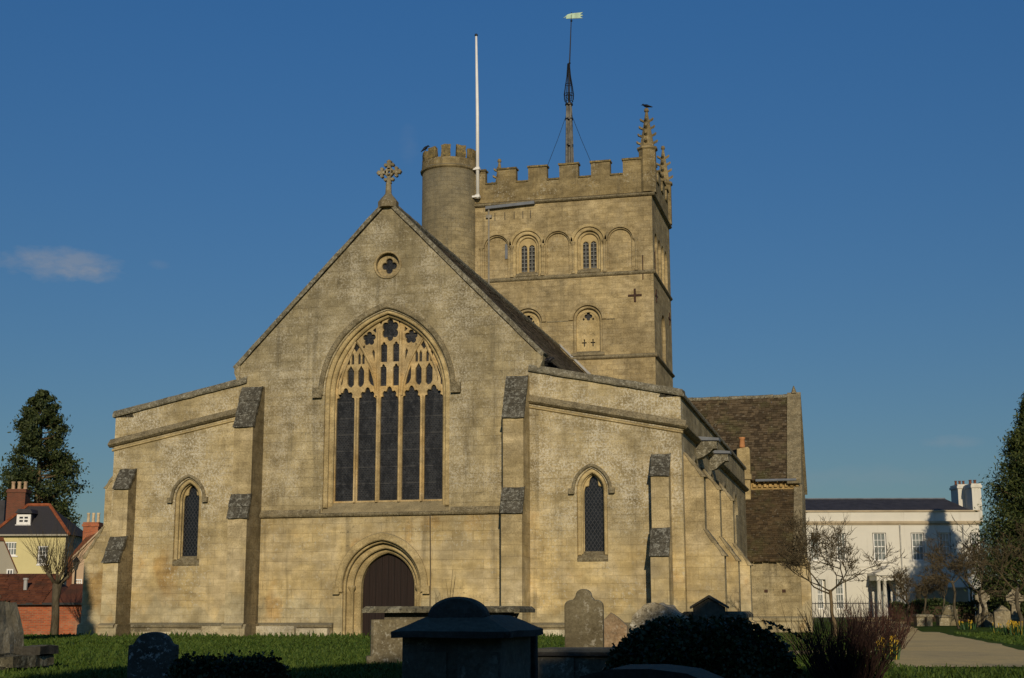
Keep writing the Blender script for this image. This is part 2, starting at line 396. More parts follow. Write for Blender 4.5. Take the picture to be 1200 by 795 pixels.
M_TRAN = stone('transept stone', (.37,.31,.19), (.30,.26,.17), None, lichen=.3, stain=.85, block=(.65,.3), mortar=.8)
M_DRESS = stone('dressed stone', (.485,.39,.215), (.43,.345,.19), None, lichen=.15, stain=.35, block=(.9,.4), mortar=.35)
M_TRAC = stone('tracery stone', (.52,.415,.24), (.50,.36,.17), None, lichen=.05, stain=.15, block=(2,1), mortar=.1, dark=(.30,.12,.03))
M_YELLOW = plain('ochre infill stone', (.43,.33,.165), .9, .1, .2, 2)
M_LICHEN = lichen_stone('lichened coping', (.24,.215,.15), (.42,.40,.32), (.06,.055,.038), .65, scale=1.7)
M_STRING = lichen_stone('stone string', (.29,.24,.145), (.40,.36,.25), (.075,.065,.04), .45, scale=1.7)
M_WEATHER = lichen_stone('lichened weathering', (.12,.11,.085), (.36,.355,.30), (.035,.032,.025), .6, scale=1.7)
M_PLINTHW = stone('pale plinth blocks', (.50,.46,.36), (.42,.37,.26), None, lichen=.6, stain=.5, block=(1.1,.5), mortar=.6)
M_ORANGEL = lichen_stone('orange lichened cap', (.22,.175,.09), (.42,.30,.09), (.07,.06,.035), .6)
M_TILE = tiles('stone roof tiles', (.045,.033,.020), (.135,.10,.06), lichen=.5)
M_TILE3 = tiles('nave roof tiles', (.10,.075,.048), (.22,.165,.105))
M_TILE2 = tiles('mossy stone tiles', (.050,.036,.020), (.115,.080,.042), lichen=.45)
M_LEAD = plain('lead', (.14,.155,.18), .55, .4, .2, 2)
M_LEADL = plain('bright lead flashing', (.34,.34,.33), .5, .4, .15, 2)
M_GLASS = None
M_WOOD = None
M_IRON = plain('rusty iron', (.06,.032,.022), .8, .2, .4, 8)
M_BLACK = plain('black paint', (.015,.015,.016), .5, .4, .2, 4)
M_WHITE = plain('white paint', (.80,.79,.76), .45, .4, .05, 3)
def mk_glass():
    m, t, bs = new_mat('leaded glazing', .35, .25); g = NT(t); v, uv, P, nn = g.coords()
    bc, bf = g.brick(uv, .10, .062, .007, (.015,.016,.019), (.028,.030,.034), (.062,.063,.067), 0, .2)
    bar = g.ramp(g.m('PINGPONG', P[2], .28), .0, .022, 1.0, 0.0)
    c = g.mix(g.m('MULTIPLY', bar, .8), bc, (.09,.088,.085))
    c = g.mix(g.m('MULTIPLY', g.ramp(g.noise(v, 2.2, 4, .75, (1.6, 1.6, .8)), .42, .62), .75), c, (.011,.012,.015))
    c = g.mix(g.m('MULTIPLY', g.ramp(g.noise(v, 7, 3, .7), .55, .70), .5), c, (.075,.080,.088))
    g.L(c, bs.inputs['Base Color']); g.bump(g.m('ADD', g.noise(uv, 9, 2, .5), bf), .8, .015, bs)
    return m
M_GLASS = mk_glass()
M_DARKGLASS = plain('dark glass', (.010,.011,.014), .25, .5, .4, 3)
M_PANE = plain('window pane', (.06,.07,.08), .08, .6, .3, 2)
M_PANEL = plain('pale blind behind glass', (.19,.215,.21), .15, .6, .1, 1)
def mk_wood():
    m, t, bs = new_mat('dark oak planks', .65, .3); g = NT(t); v, uv, P, nn = g.coords()
    n = g.noise(v, 3, 5, .7, (6, 6, .35)); j = g.ramp(g.m('PINGPONG', P[0], .11), .0, .012, 1.0, 0.0)
    c = g.mix(n, (.006,.004,.003), (.026,.011,.007)); c = g.mix(j, c, (.003,.002,.002))
    g.L(c, bs.inputs['Base Color']); g.bump(g.m('SUBTRACT', n, j), .5, .02, bs)
    return m
M_WOOD = mk_wood()

# ------------------------------------------------------------------ ground
def mk_grass():
    m, t, bs = new_mat('lawn', .95, .05); g = NT(t); v, uv, P, nn = g.coords()
    n1 = g.noise(v, .5, 4, .6); n2 = g.noise(v, 5, 5, .7); n3 = g.noise(v, 34, 3, .7, (1, 1, .3))
    c = g.mix(g.ramp(n1, .35, .65), (.050,.088,.014), (.070,.110,.020))
    c = g.mix(g.m('MULTIPLY', g.ramp(n2, .5, .7), .5), c, (.105,.110,.028))
    c = g.mix(.6, c, g.mix(1.0, c, g.mix(n3, (.35,.35,.35), (1.6,1.6,1.6)), 'MULTIPLY'))
    g.L(c, bs.inputs['Base Color']); g.bump(g.m('ADD', n3, n2), .9, .06, bs)
    return m
M_GRASS = mk_grass()
def mk_path():
    m, t, bs = new_mat('gravelled asphalt', .95, .1); g = NT(t); v, uv, P, nn = g.coords()
    n1 = g.noise(v, .45, 4, .6); n2 = g.noise(v, 22, 4, .75); n3 = g.noise(v, 2.2, 4, .65)
    c = g.mix(g.ramp(n1, .35, .65), (.60,.46,.215), (.50,.39,.20))
    c = g.mix(g.m('MULTIPLY', g.ramp(n3, .5, .75), .5), c, (.27,.205,.125))
    c = g.mix(.75, c, g.mix(1.0, c, g.mix(n2, (.4,.4,.4), (1.6,1.6,1.6)), 'MULTIPLY'))
    g.L(c, bs.inputs['Base Color']); g.bump(n2, .6, .02, bs)
    return m
M_PATH = mk_path()
ds = [-60,-45,-30,-20,-12,-6,-2] + list(np.arange(0, 30, .75)) + list(np.arange(30, 72, 1.5)) + list(np.arange(72, 130, 4)) + [130,145,165,200,260,400,800,1800]
ls = [-1500,-600,-300,-160,-110,-80,-62] + list(np.arange(-50, -12, 1.5)) + list(np.arange(-12, 12, .75)) + list(np.arange(12, 50, 1.5)) + [50,62,80,110,160,300,600,1500]
gm = MB()
for d in ds:
    for l in ls:
        p = CAM + FH*float(d) + _r*float(l); gm.v.append((p.x, p.y, gz(p.x, p.y)))
nl = len(ls)
for i in range(len(ds)-1):
    for j in range(nl-1): gm.f.append((i*nl+j, i*nl+j+1, (i+1)*nl+j+1, (i+1)*nl+j))
tag(gm.build('ground', M_GRASS, smooth=True), kind='structure')

def sheet(name, mat, rows, dz):
    """strip laid on the ground: rows of (left px, right px, D)"""
    mb = MB(); n = 14; R2 = []
    for a, b in zip(rows[:-1], rows[1:]):
        k = max(1, int((b[2]-a[2])/1.0))
        for i in range(k): R2.append(tuple(x+(y-x)*i/k for x, y in zip(a, b)))
    R2.append(rows[-1])
    for a, b, D in R2:
        for i in range(n+1):
            wob = (.16*noise.noise(Vector((D*.9, i*9.0, 1))) + .16*noise.noise(Vector((D*3.1, i*5.0, 4)))) if i in (0, n) else 0
            p = gp(a + (b-a)*i/n, D); p = p + _r*wob
            mb.v.append((p.x, p.y, gz(p.x, p.y)+dz))
    for i in range(len(R2)-1):
        for j in range(n): mb.f.append((i*(n+1)+j, i*(n+1)+j+1, (i+1)*(n+1)+j+1, (i+1)*(n+1)+j))
    return tag(mb.build(name, mat, smooth=True), kind='structure')
PATH_ROWS = [(1040,1420,21.6),(1022,1420,22.6),(1010,1330,24.5),(1005,1235,27.5),(1003,1192,30),(1002,1157,36),(1002,1118,45),(1004,1088,56),(1008,1066,70),(1014,1060,80),(990,1150,88)]
sheet('path', M_PATH, PATH_ROWS, .012)
sheet('church_path', M_PATH, [(880,1012,27.2),(876,1010,27.9),(872,1008,28.9)], .008)

# ------------------------------------------------------------------ church
CH = empty('church', (0, 0, 0), 0, 'honey stone medieval church with battlemented tower, round stair turret and large traceried west window', 'church')
def coping_x(mb, p0, p1, over=.09, t=.24, depth=.8):
    mb.sweep([(-depth,0),(over,0),(over+.02,.05),(over,t*.55),(0,t),(-depth+.1,t)], p0, p1, (0,-1,0))
def roughen(o, amt, scale=2.0, seed=0):
    for v in o.data.vertices:
        q = Vector(v.co)*scale; q.z += seed*7.1
        v.co += noise.noise_vector(q)*amt
def rough_block(o, cuts, amt, sc, seed=0):
    bm = bmesh.new(); bm.from_mesh(o.data); bmesh.ops.subdivide_edges(bm, edges=bm.edges, cuts=cuts, use_grid_fill=True); bm.to_mesh(o.data); bm.free(); roughen(o, amt, sc, seed)
# --- gable wall of the nave
WX, WZ0, WZS, WW, WH = .07, 4.42, 8.08, 2.22, 2.84
rose_hole = [(.05+.44*cos(2*pi*i/28), 12.5+.44*sin(2*pi*i/28)) for i in range(28)]
g = MB()
g.plate([(-5.34,-.6),(-1.36,-.6),(-1.36,1.6)] + [(x,1.6+z) for x, z in arc_pts(1.36,1.52)][1:-1] + [(1.36,1.6),(1.36,-.6),(5.34,-.6),(5.34,9.15),(0,14.65),(-5.34,9.15)],
        [arch_poly(WX, 4.05, WZS, WW, WH), rose_hole], 0, .75, XZ())
gable = g.build('gable_wall', M_NAVE, CH)
for s in (-1, 1):
    c = MB(); a, b = (s*5.46, 9.06), (0, 14.70)
    nx, nz_ = (14.7-9.06), 5.46; L = sqrt(nx*nx+nz_*nz_); ox, oz = s*nx/L*.15, nz_/L*.15
    c.prism([a, b, (b[0], b[1]+.2), (a[0]+ox, a[1]+oz)], XZ(), -.07, .5)
    o = c.build('gable_coping', M_LICHEN, gable); rough_block(o, 14, .02, 3, s)
    k = MB(); k.prism([(s*5.34,8.55),(s*5.30,8.55),(s*5.30,9.3),(s*5.50,9.10),(s*5.50,8.95)], XZ(), -.05, .6); k.build('kneeler', M_NAVE, gable)
# sill string and plinth
st = MB()
for x0, x1 in ((-4.36, -2.2), (2.34, 4.36)): st.sweep([(0,-.06),(.10,-.03),(.13,.02),(.13,.07),(.0,.22)], (x0,0,3.96), (x1,0,3.96), (0,-1,0))
st.sweep([(0,-.06),(.10,-.03),(.13,.02),(.13,.05),(.0,.10)], (-2.2,0,3.96), (2.34,0,3.96), (0,-1,0))
st.build('string_course', M_STRING, gable)
# --- gable cross
x = MB(); Z0 = 14.85
x.lathe([(.36,-.42),(.36,-.2),(.24,-.05),(.15,.05),(.11,.12),(.095,.5)], 8, (0,.12,Z0+.12), pi/8)
def fleur(cx, cz, ang, mb):
    ca, sa = cos(ang), sin(ang)
    def T(u, v, w): return (cx + u*ca - v*sa, .12+w, cz + u*sa + v*ca)
    arm = [(-.075,.04),(-.06,.22),(-.16,.20),(-.20,.27),(-.15,.33),(-.07,.31),(-.09,.40),(0,.46),(.09,.40),(.07,.31),(.15,.33),(.20,.27),(.16,.20),(.06,.22),(.075,.04)]
    mb.plate(arm, [], -.08, .08, T, .02)
for k in range(4): fleur(.02, Z0+1.0, k*pi/2, x)
x.plate([(.02+.17*cos(a*pi/8), Z0+1.0+.17*sin(a*pi/8)) for a in range(16)], [[(.02+.08*cos(a*pi/8), Z0+1.0+.08*sin(a*pi/8)) for a in range(16)]], .04, .20, XZ(), .02)
x.build('gable_cross', stone('cross stone', (.27,.23,.15), (.20,.175,.12), None, lichen=.6, stain=.7, block=(2,1), mortar=.0), CH)
# --- rose (quatrefoil) opening
r = MB(); circ = lambda R, n=28: [(.05+R*cos(2*pi*i/n), 12.5+R*sin(2*pi*i/n)) for i in range(n)]
r.plate(circ(.50), [circ(.42)], -.05, .06, XZ(), .02)
rose = r.build('rose_window', M_TOWER, CH)
r = MB(); r.plate(circ(.439), [foil(.05, 12.5, .27, .27, 4)], .16, .3, XZ(), .02); r.build('tracery', M_TOWER, rose)
r = MB(); r.box(-.4,.5,.28,.31,12.05,12.95); r.build('glazing', M_GLASS, rose)
# --- great west window
wm = MB()
wm.plate(arch_ring(WX, WZS, 2.06, 2.72, 2.219, 2.839, 4.22, n=20), [], .02, .14, XZ(), .03)
wm.plate(arch_ring(WX, WZS, 1.93, 2.63, 2.219, 2.839, 4.22, n=20), [], .16, .34, XZ(), .04)
west = wm.build('west_window', M_DRESS, CH)
def cx(px): return (px-454.2)*.0299 + .07
def cz(py): return 8.30 + (452-py)*.0296
holes = []
LX = [-1.575, -.785, 0, .785, 1.575]; LWD = [.328, .318, .318, .318, .328]
for lx, lw in zip(LX, LWD): holes.append(cusped(WX+lx, 4.46, 7.82, lw, .50, 5, .20))
def mir(f):                                   # build left and mirrored right copies about the window centre
    for s in (1, -1): holes.append([(WX + s*(u), v) for u, v in f])
def px2(pts): return [(cx(a)-WX, cz(b)) for a, b in pts]
holes.append(foil(WX, cz(385), .31, .39, 6, pi/2))
mir(foil(cx(429)-WX, cz(394.3), .235, .245, 5, pi/2))
mir(px2([(413.5,398.8),(417.2,404.2),(413.5,409.6),(409.8,404.2)]))
mir(cusped(cx(446.6)-WX, cz(450.5), cz(431.5), .112, .19, 3, .18))      # centre, lower tier (twice, mirrored)
mir(cusped(cx(446.9)-WX, cz(422.5), cz(405.5), .116, .19, 3, .18))      # centre, upper tier
mir(px2([(391.6,452),(391.8,447),(394.0,438),(398.0,428.5),(398.2,440),(397,447)]))
mir(px2([(403.2,446),(403.2,432)]) + [(cx(407.2)-WX-.0, cz(425.5))] + px2([(411.2,432),(411.2,448),(408.5,451),(405,449.5)]))
mir(px2([(416.2,448),(416.2,432)]) + [(cx(419.8)-WX, cz(425.5))] + px2([(423.4,432),(423.4,446),(421.5,449.5),(418.5,451)]))
mir(px2([(428.6,427.5),(431.5,434),(434.2,443),(435.6,450.5),(431,447.5),(428.8,443)]))
for a in (404.4, 409.4, 417.4, 422.2): mir(px2([(a-1.5,423.8),(a-1.5,414),(a,410.6),(a+1.5,414),(a+1.5,423.8)]))
mir(px2([(432.6,410.5),(434.2,407.3),(435.8,410.5),(435.8,421),(434.6,417.5)]))
mir(px2([(433.2,384.5),(436.8,382.0),(437.2,387.6),(435.2,386.6)]))
mir(px2([(441.2,375.5),(445.8,372.2),(443.0,378.5)]))
mir(px2([(420.5,404.2),(423.5,402.0),(423.8,405.3)]))
tr = MB(); tr.plate(arch_poly(WX, 4.40, WZS, 2.08, 2.76, 20), holes, .30, .46, XZ(), .008)
tr.build('tracery', M_TRAC, west)
tr = MB()
for lx in (-1.18, -.395, .395, 1.18):         # mullions stand proud of the tracery
    w = .052 if abs(lx) > 1 else .07
    tr.prism([(WX+lx-w,.30),(WX+lx-.02,.20),(WX+lx+.02,.20),(WX+lx+w,.30)], lambda u, v, w_: (u, v, w_), 4.40, 7.95 if abs(lx) > 1 else 10.2)
for s in (1, -1):                              # sub-arches over the outer pairs of lights
    for P in ([(1.9-.12,8.10),(1.78,8.5),(1.62,9.0),(1.36,9.62),(1.24,9.92)], [(.44,8.0),(.50,8.5),(.66,9.05),(.92,9.55),(1.16,9.95)]):
        tr.tube([(WX+s*a, .27, b) for a, b in P], .052, 6)
tr.build('mullions', M_TRAC, west)
gl = MB(); gl.plate(arch_poly(WX, 4.42, WZS, 2.0, 2.68, 16), [], .40, .43, XZ()); gl.build('glazing', M_GLASS, west)
sl = MB(); sl.prism([(-.04,3.98),(-.04,4.04),(.36,4.46),(.5,4.46),(.5,3.98)], lambda u, v, w: (w, u, v), WX-2.215, WX+2.215); sl.build('sill', M_DRESS, west)
hd = MB(); hd.plate(arch_ring(WX, WZS, 2.27, 2.90, 2.44, 3.11, 8.05, n=20), [], -.10, .02, XZ(), .03)
for s in (-1, 1): hd.box(WX+s*2.46-.16, WX+s*2.46+.16, -.15, .02, 7.96, 8.30)
hd.build('hood_mould', M_STRING, west)
# --- west door
dr = MB()
dr.plate(arch_ring(.0, 1.6, 1.28, 1.44, 1.358, 1.518, -.3), [], .05, .20, XZ(), .02)
dr.plate(arch_ring(.02, 1.6, 1.10, 1.26, 1.355, 1.515, -.3), [], .24, .40, XZ(), .03)
dr.plate(arch_ring(.05, 1.6, .93, 1.12, 1.32, 1.49, -.3), [], .42, .74, XZ(), .05)
door = dr.build('west_door', M_DRESS, CH)
d2 = MB(); d2.plate(arch_poly(.05, -.3, 1.6, .98, 1.16), [], .66, .72, XZ()); leaf = d2.build('door_leaf', M_WOOD, door)
for xo in (-.22, .30):
    pass
d2 = MB(); d2.plate(arch_ring(.0, 1.6, 1.36, 1.52, 1.60, 1.78, 1.42, n=18), [], -.11, .02, XZ(), .03)
for s in (-1, 1): d2.box(s*1.56-.11, s*1.56+.11, -.14, .02, 1.36, 1.62)
d2.build('hood_mould', M_DRESS, door)
for s in (-1, 1):
    d2 = MB(); d2.lathe([(.10,-.3),(.10,.0),(.07,.06),(.055,.1),(.055,1.36),(.075,1.38),(.06,1.41),(.07,1.44),(.115,1.54),(.13,1.56),(.13,1.64)], 10, (.03+s*1.17, .29, 0)); d2.build('shaft', M_DRESS, door, True)
# --- aisle west walls, parapets, lancets
def lancet(xc, parent=None):
    f = MB()
    f.plate(arch_ring(xc, 4.62, .37, .56, .499, .709, 2.55), [], .05, .14, XZ(), .03)
    f.plate(arch_ring(xc, 4.62, .335, .53, .499, .709, 2.55), [], .18, .32, XZ(), .03)
    fr = f.build('lancet_window', M_DRESS, CH)
    c = MB(); c.plate(arch_poly(xc, 2.6, 4.62, .40, .60), [cusped(xc, 2.66, 4.50, .315, .62, 3, .26)], .31, .40, XZ(), .02); c.build('tracery', M_DRESS, fr)
    c = MB(); c.box(xc-.42, xc+.42, .40, .42, 2.6, 5.3); c.build('glazing', M_DARKGLASS, fr)
    la = MB(); ww = .008                       # diamond leading
    def top(u): return 4.5 + .62*(1-(abs(u)/.33)**1.7)
    for sg in (1, -1):
        for i in range(-9, 22):
            pts = []
            for j in range(40):
                u = -.32 + .64*j/39; z = 2.66 + i*.19 + sg*(u)*1.55 + .1
                if 2.64 < z < top(u): pts.append((u, z))
            if len(pts) > 1:
                (u0, z0), (u1, z1) = pts[0], pts[-1]; h = ww*1.5
                la.add([(xc+u0,.392,z0-h),(xc+u1,.392,z1-h),(xc+u1,.392,z1+h),(xc+u0,.392,z0+h)], [(0,1,2,3)])
    la.build('lead_lattice', plain('lead lattice', (.055,.058,.066), .6, .3, .2, 5), fr)
    c = MB(); c.prism([(-.025,2.40),(-.025,2.45),(.30,2.68),(.42,2.68),(.42,2.30),(.0,2.34)], lambda u, v, w: (w, u, v), xc-.50, xc+.50); c.build('sill', M_STRING, fr)
    h = MB(); h.plate(arch_ring(xc, 4.62, .56, .75, .66, .86, n=14), [], -.085, .02, XZ(), .025)
    for s in (-1, 1): h.box(xc+s*.66-.09, xc+s*.66+.09, -.13, .02, 4.50, 4.68)
    h.build('hood_mould', M_STRING, fr)
for s in (-1, 1):
    xc = s*7.075
    w = MB(); w.plate([(s*5.34,-.7),(s*10,-.7),(s*10,7.58),(s*5.0 if False else s*5.34,8.52)], [arch_poly(xc, 2.36, 4.62, .50, .71)], 0, .7, XZ())
    aw = w.build('aisle_wall', M_AISLE, CH)
    c = MB(); coping_x(c, (s*5.02,0,8.585), (s*10.08,0,7.55)); o = c.build('parapet_coping', M_LICHEN, aw); rough_block(o, 16, .018, 3, s)
    c = MB(); c.sweep([(0,-.10),(.08,-.08),(.17,-.02),(.17,.03),(.0,.20)], (s*5.02,0,7.60), (s*10.17,0,6.58), (0,-1,0)); c.build('string_course', M_STRING, aw)
    c = MB(); c.sweep([(0,-.06),(.06,-.03),(.06,.02),(.0,.05)], (s*5.02,0,7.40), (s*10.06,0,6.40), (0,-1,0)); c.build('lower_string', M_DRESS, aw)
    lancet(xc)
# --- plinth
prof = [(0,.44),(.06,.42),(.13,.36),(.13,.30),(.09,.26),(.09,-.7),(0,-.7)]
for a, b in ((-9.06,-5.05),(-4.34,-1.66),(1.66,4.34),(5.05,9.06)):
    p = MB(); p.sweep(prof, (a,0,0), (b,0,0), (0,-1,0)); p.build('plinth', M_PLINTH, CH)
for a, b, zt, pr_ in ((-7.3,-6.25,.22,.34),(-6.2,-5.1,.33,.40),(-4.25,-2.9,.33,.36),(-2.85,-1.75,.26,.32),(5.2,6.6,.22,.3),(-8.9,-7.35,.14,.2)):
    p = MB(); p.box(a, b, -pr_, .0, -.7, zt); p.build('footing_stone', M_PLINTHW, CH)
# --- buttresses
def buttress(c, d, w, stages, ptop, ztop, name='buttress', wm=None):
    """c: middle of the buttress on the wall face, d: outward direction, stages: (protrusion, z where its slope starts, z where its slope ends)"""
    c = Vector((c[0], c[1], 0)); d = Vector((d[0], d[1], 0)); ax = Vector((-d.y, d.x, 0))
    def fn(u, v, wv): return c + d*u + ax*wv + Vector((0, 0, v))
    P = [(-.05,-.7)]
    p0 = stages[0][0]
    P += [(p0+.10,-.7),(p0+.10,.26),(p0+.14,.30),(p0+.14,.36),(p0,.44)]
    for i, (pr_, z0, z1) in enumerate(stages):
        nx = stages[i+1][0] if i+1 < len(stages) else ptop
        P += [(pr_, z0), (nx, z1)]
    P += [(-.05, stages[-1][2])]
    b = MB()
    b.prism(P, fn, -w/2, w/2)
    # plinth returns
    b.prism([(-.05,-.7),(p0+.097,-.7),(p0+.097,.26),(p0,.40),(-.05,.40)], fn, -w/2-.09, w/2+.09)
    o = b.build(name, M_BUTT, CH)
    if c.x < 0 and d.y < 0:                        # darker stone on the south faces of the northern pair
        o.data.materials.append(M_DARKASHLAR)
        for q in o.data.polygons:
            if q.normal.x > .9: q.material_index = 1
    for i, (pr_, z0, z1) in enumerate(stages):
        nx = stages[i+1][0] if i+1 < len(stages) else ptop
        n = 2 if z1-z0 < .95 else 3
        wt = MB()
        for k in range(n):
            a0, a1 = k/n, (k+1)/n
            q0, q1 = pr_+(nx-pr_)*a0, pr_+(nx-pr_)*a1; y0, y1 = z0+(z1-z0)*a0, z0+(z1-z0)*a1
            e = .085
            wt.prism([(q0+e, y0-.05), (q1+e*.55, y1-.03), (q1-.06, y1+.01), (q0-.06, y0-.05)], fn, -w/2-.025-.004*k, w/2+.025+.004*k)
        ob = wt.build('weathering', wm or M_WEATHER, o); rough_block(ob, 2, .022, 6, i)
    return o
for s in (-1, 1):
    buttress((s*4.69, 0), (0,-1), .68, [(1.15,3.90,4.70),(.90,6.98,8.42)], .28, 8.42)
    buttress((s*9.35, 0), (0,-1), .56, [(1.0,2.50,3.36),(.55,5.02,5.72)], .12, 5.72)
for y in (.75, 5.85, 11.15):
    buttress((10, y), (1,0), .62, [(1.2,2.55,3.36),(.62,5.05,5.80)], .05, 5.80, wm=M_SIDE)
buttress((-10, .75), (-1,0), .62, [(1.2,2.70,3.77),(.52,5.15,5.62)], .15, 5.62, wm=M_SIDE)
buttress((-10, 8.0), (-1,0), .62, [(1.2,2.70,3.77),(.52,5.15,5.62)], .15, 5.62, wm=M_SIDE)
# --- aisle side walls with parapets and windows
for s in (1, -1):
    w = MB(); wins = [3.3, 8.5, 13.8, 18.8]
    fn = (lambda u, v, wv: (10-wv, u, v)) if s == 1 else (lambda u, v, wv: (-10+wv, u, v))
    w.plate([(.7,-.8),(25.3,-.8),(25.3,7.55),(.7,7.55)], [arch_poly(yc, 3.2, 5.0, .75, .8) for yc in wins], 0, .7, fn)
    sw = w.build('side_wall', M_SIDE, CH)
    for yc in wins:
        f = MB(); f.plate(arch_poly(yc, 3.15, 5.0, .78, .83), [cusped(yc-.36, 3.3, 4.8, .30, .55), cusped(yc+.36, 3.3, 4.8, .30, .55)], .25, .42, fn, .02)
        fo = f.build('side_window', M_DRESS, CH)
        f = MB(); f.plate(arch_poly(yc, 3.15, 5.0, .72, .77), [], .38, .41, fn); f.build('glazing', M_GLASS, fo)
        f = MB(); f.plate(arch_ring(yc, 5.0, .80, .85, .94, 1.0), [], -.09, .02, fn, .02); f.build('hood_mould', M_SIDE, fo)
    c = MB(); c.sweep([(-.7,0),(.09,0),(.11,.05),(.09,.13),(0,.25),(-.6,.25)], (s*10,.0,7.55), (s*10,25.2,7.55), (s,0,0)); c.build('parapet_coping', M_LICHEN, sw)
    c = MB(); c.sweep([(0,-.12),(.10,-.10),(.20,-.02),(.20,.03),(.0,.20)], (s*10,.0,6.58), (s*10,25.2,6.58), (s,0,0)); c.build('string_course', M_STRING, sw)
for y in (4.3, 8.6):
    sp = MB(); sp.box(10.0,10.72,y-.22,y+.22,6.30,6.55); sp.prism([(10.0,5.95),(10.25,6.02),(10.6,6.30),(10.0,6.30)], lambda u, v, w: (u, w, v), y-.2, y+.2)
    so = sp.build('gargoyle', M_LICHEN, CH); rough_block(so, 3, .03, 5, y)
    sp = MB(); sp.prism([(9.98,6.60),(9.98,6.74),(10.80,6.66),(10.80,6.57)], lambda u, v, w: (u, w, v), y-.30, y+.30); sp.build('lead_cap', M_LEAD, so)
# --- roofs
def tile_roof(mb, o, u, v, W_, L_, cw=.34, ch=.27, seed=1, th=1.0):
    """o: eave corner, u: unit vector along eave, v: unit vector up slope"""
    R = random.Random(seed); o, u, v = Vector(o), Vector(u).normalized(), Vector(v).normalized(); n = u.cross(v).normalized()
    if n.z < 0: n = -n
    k = int(L_/ch+.5); ch = L_/k
    for r_ in range(k):
        x_ = -R.random()*cw
        while x_ < W_:
            w = cw*R.uniform(.65, 1.3); a, b = max(0, x_), min(W_, x_+w); x_ += w
            if b-a < .03: continue
            b -= .008
            h = R.uniform(.03, .07)*th; lo = r_*ch + R.uniform(-.045, .02); hi = r_*ch + ch + .04
            if r_ == k-1: hi = L_
            h2 = .012*th
            A = [o+u*a+v*lo+n*h, o+u*b+v*lo+n*(h+R.uniform(-.008,.008)), o+u*b+v*hi+n*h2, o+u*a+v*hi+n*h2, o+u*a+v*lo-n*.02, o+u*b+v*lo-n*.02]
            mb.add(A, [(0,1,2,3),(4,5,1,0)])
nL = sqrt(5.55**2+5.72**2)
sl2 = 5.72/5.55
t = MB(); 
for s in (1, -1): tile_roof(t, (s*5.62,.45,8.98), (0,1,0), (-s*5.55,0,5.72), 28.25, sqrt(5.62**2+(5.62*sl2)**2)-.02, .36, .28, 3+s, .3)
nr = t.build('nave_roof', M_TILE3, CH, fix=False)
rg = MB()
for i in range(58): rg.tube([(0,.5+i*.485,14.75+.012*(i % 2)),(0,.97+i*.485,14.75+.012*(i % 2))], .15, 8)
rg.build('ridge_tiles', M_LICHEN, nr)
fl = MB(); fl.prism([(.0,14.92),(.12,14.92),(5.84,9.08),(5.84,8.9),(5.7,8.9)], XZ(28.7), -.10, .0)
fl.build('flashing', M_LEADL, nr)
un = MB(); un.prism([(-5.5,8.9),(5.5,8.9),(0,14.6)], XZ(), .76, 28.6); un.build('roof_lining', M_BLACK, nr)
al = MB()
for s in (1, -1): al.prism([(s*5.36,8.4),(s*9.32,7.2),(s*9.32,6.9),(s*5.36,6.9)], XZ(), .72, 25.3)
al.build('aisle_roof', M_LEAD, CH)
# --- tower
TY, TY2, TX = 28.7, 35.9, 5.24
UPA = [-3.46, -1.73, 0, 1.73, 3.46]; LOA = [-1.70, 1.62]
tA = MB()
holesA = [arch_poly(a, 18.86, 20.55, .70 if k % 2 == 0 else .84, .70 if k % 2 == 0 else .84, 10) for k, a in enumerate(UPA)] + [arch_poly(a, 14.35, 16.20, .80, .80, 10) for a in LOA]
tA.plate([(-TX,0),(TX,0),(TX,23.2),(-TX,23.2)], holesA, 0, .15, XZ(TY))
tA.plate([(-TX,0),(5.09,0),(5.09,23.2),(-TX,23.2)], [arch_poly(a, 18.9, 20.55, .66, .66, 10) for a in (-1.73, 1.73)] + [arch_poly(a, 14.4, 16.2, .66, .66, 10) for a in LOA], .15, .40, XZ(TY))
SA = [30.0, 31.35, 32.7, 34.05]
tA.plate([(TY+.15,0),(TY2,0),(TY2,23.2),(TY+.15,23.2)], [arch_poly(a, 18.86, 20.55, .55, .55, 8) for a in SA] + [arch_poly(32.3, 14.35, 16.2, .8, .8, 8)], 0, .15, YZ(TX))
tA.plate([(TY+.4,0),(TY2,0),(TY2,23.2),(TY+.4,23.2)], [arch_poly(a, 18.9, 20.4, .38, .38, 8) for a in (31.35, 34.05)] + [arch_poly(32.3, 14.4, 16.2, .6, .6, 8)], .15, .40, YZ(TX))
tA.box(-TX, 4.84, TY+.4, TY2, 0, 23.2)
tower = tA.build('tower', M_TOWER, CH)
for z, pr_ in ((23.0,.17),(18.66,.11),(14.10,.13)):
    c = MB(); prof = [(0,-.10),(pr_*.6,-.07),(pr_,-.01),(pr_,.04),(0,.14)]
    c.sweep(prof, (-TX,TY,z), (TX+pr_,TY,z), (0,-1,0)); c.sweep(prof, (TX,TY,z), (TX,TY2,z), (1,0,0))
    c.build('string_course', M_STRING, tower)
pp = MB(); t_ = .42
WM = [-4.62, -2.86, -1.10, .67, 2.45, 4.22]
def cren(cs, half, lo, hi, zl, zh):
    P = [(lo, 23.14)]; 
    P.append((hi, 23.14)); top = []
    cs = sorted(cs); x_ = lo
    top.append((lo, zl))
    for c in cs:
        a, b = max(lo, c-half), min(hi, c+half)
        top += [(a, zl), (a, zh), (b, zh), (b, zl)]
    top.append((hi, zl))
    out_ = []
    for q in reversed(top):
        if not out_ or out_[-1] != q: out_.append(q)
    return P + [q for q in out_ if q not in P]
pp.plate(cren(WM, .53, -TX-.04, TX+.04, 24.2, 25.0), [], 0, t_, XZ(TY-.05))
SM = [29.9, 31.7, 33.5, 35.2]
pp.plate(cren(SM, .5, TY+t_-.05, TY2+.05, 24.2, 25.0), [], 0, t_, YZ(TX+.05))
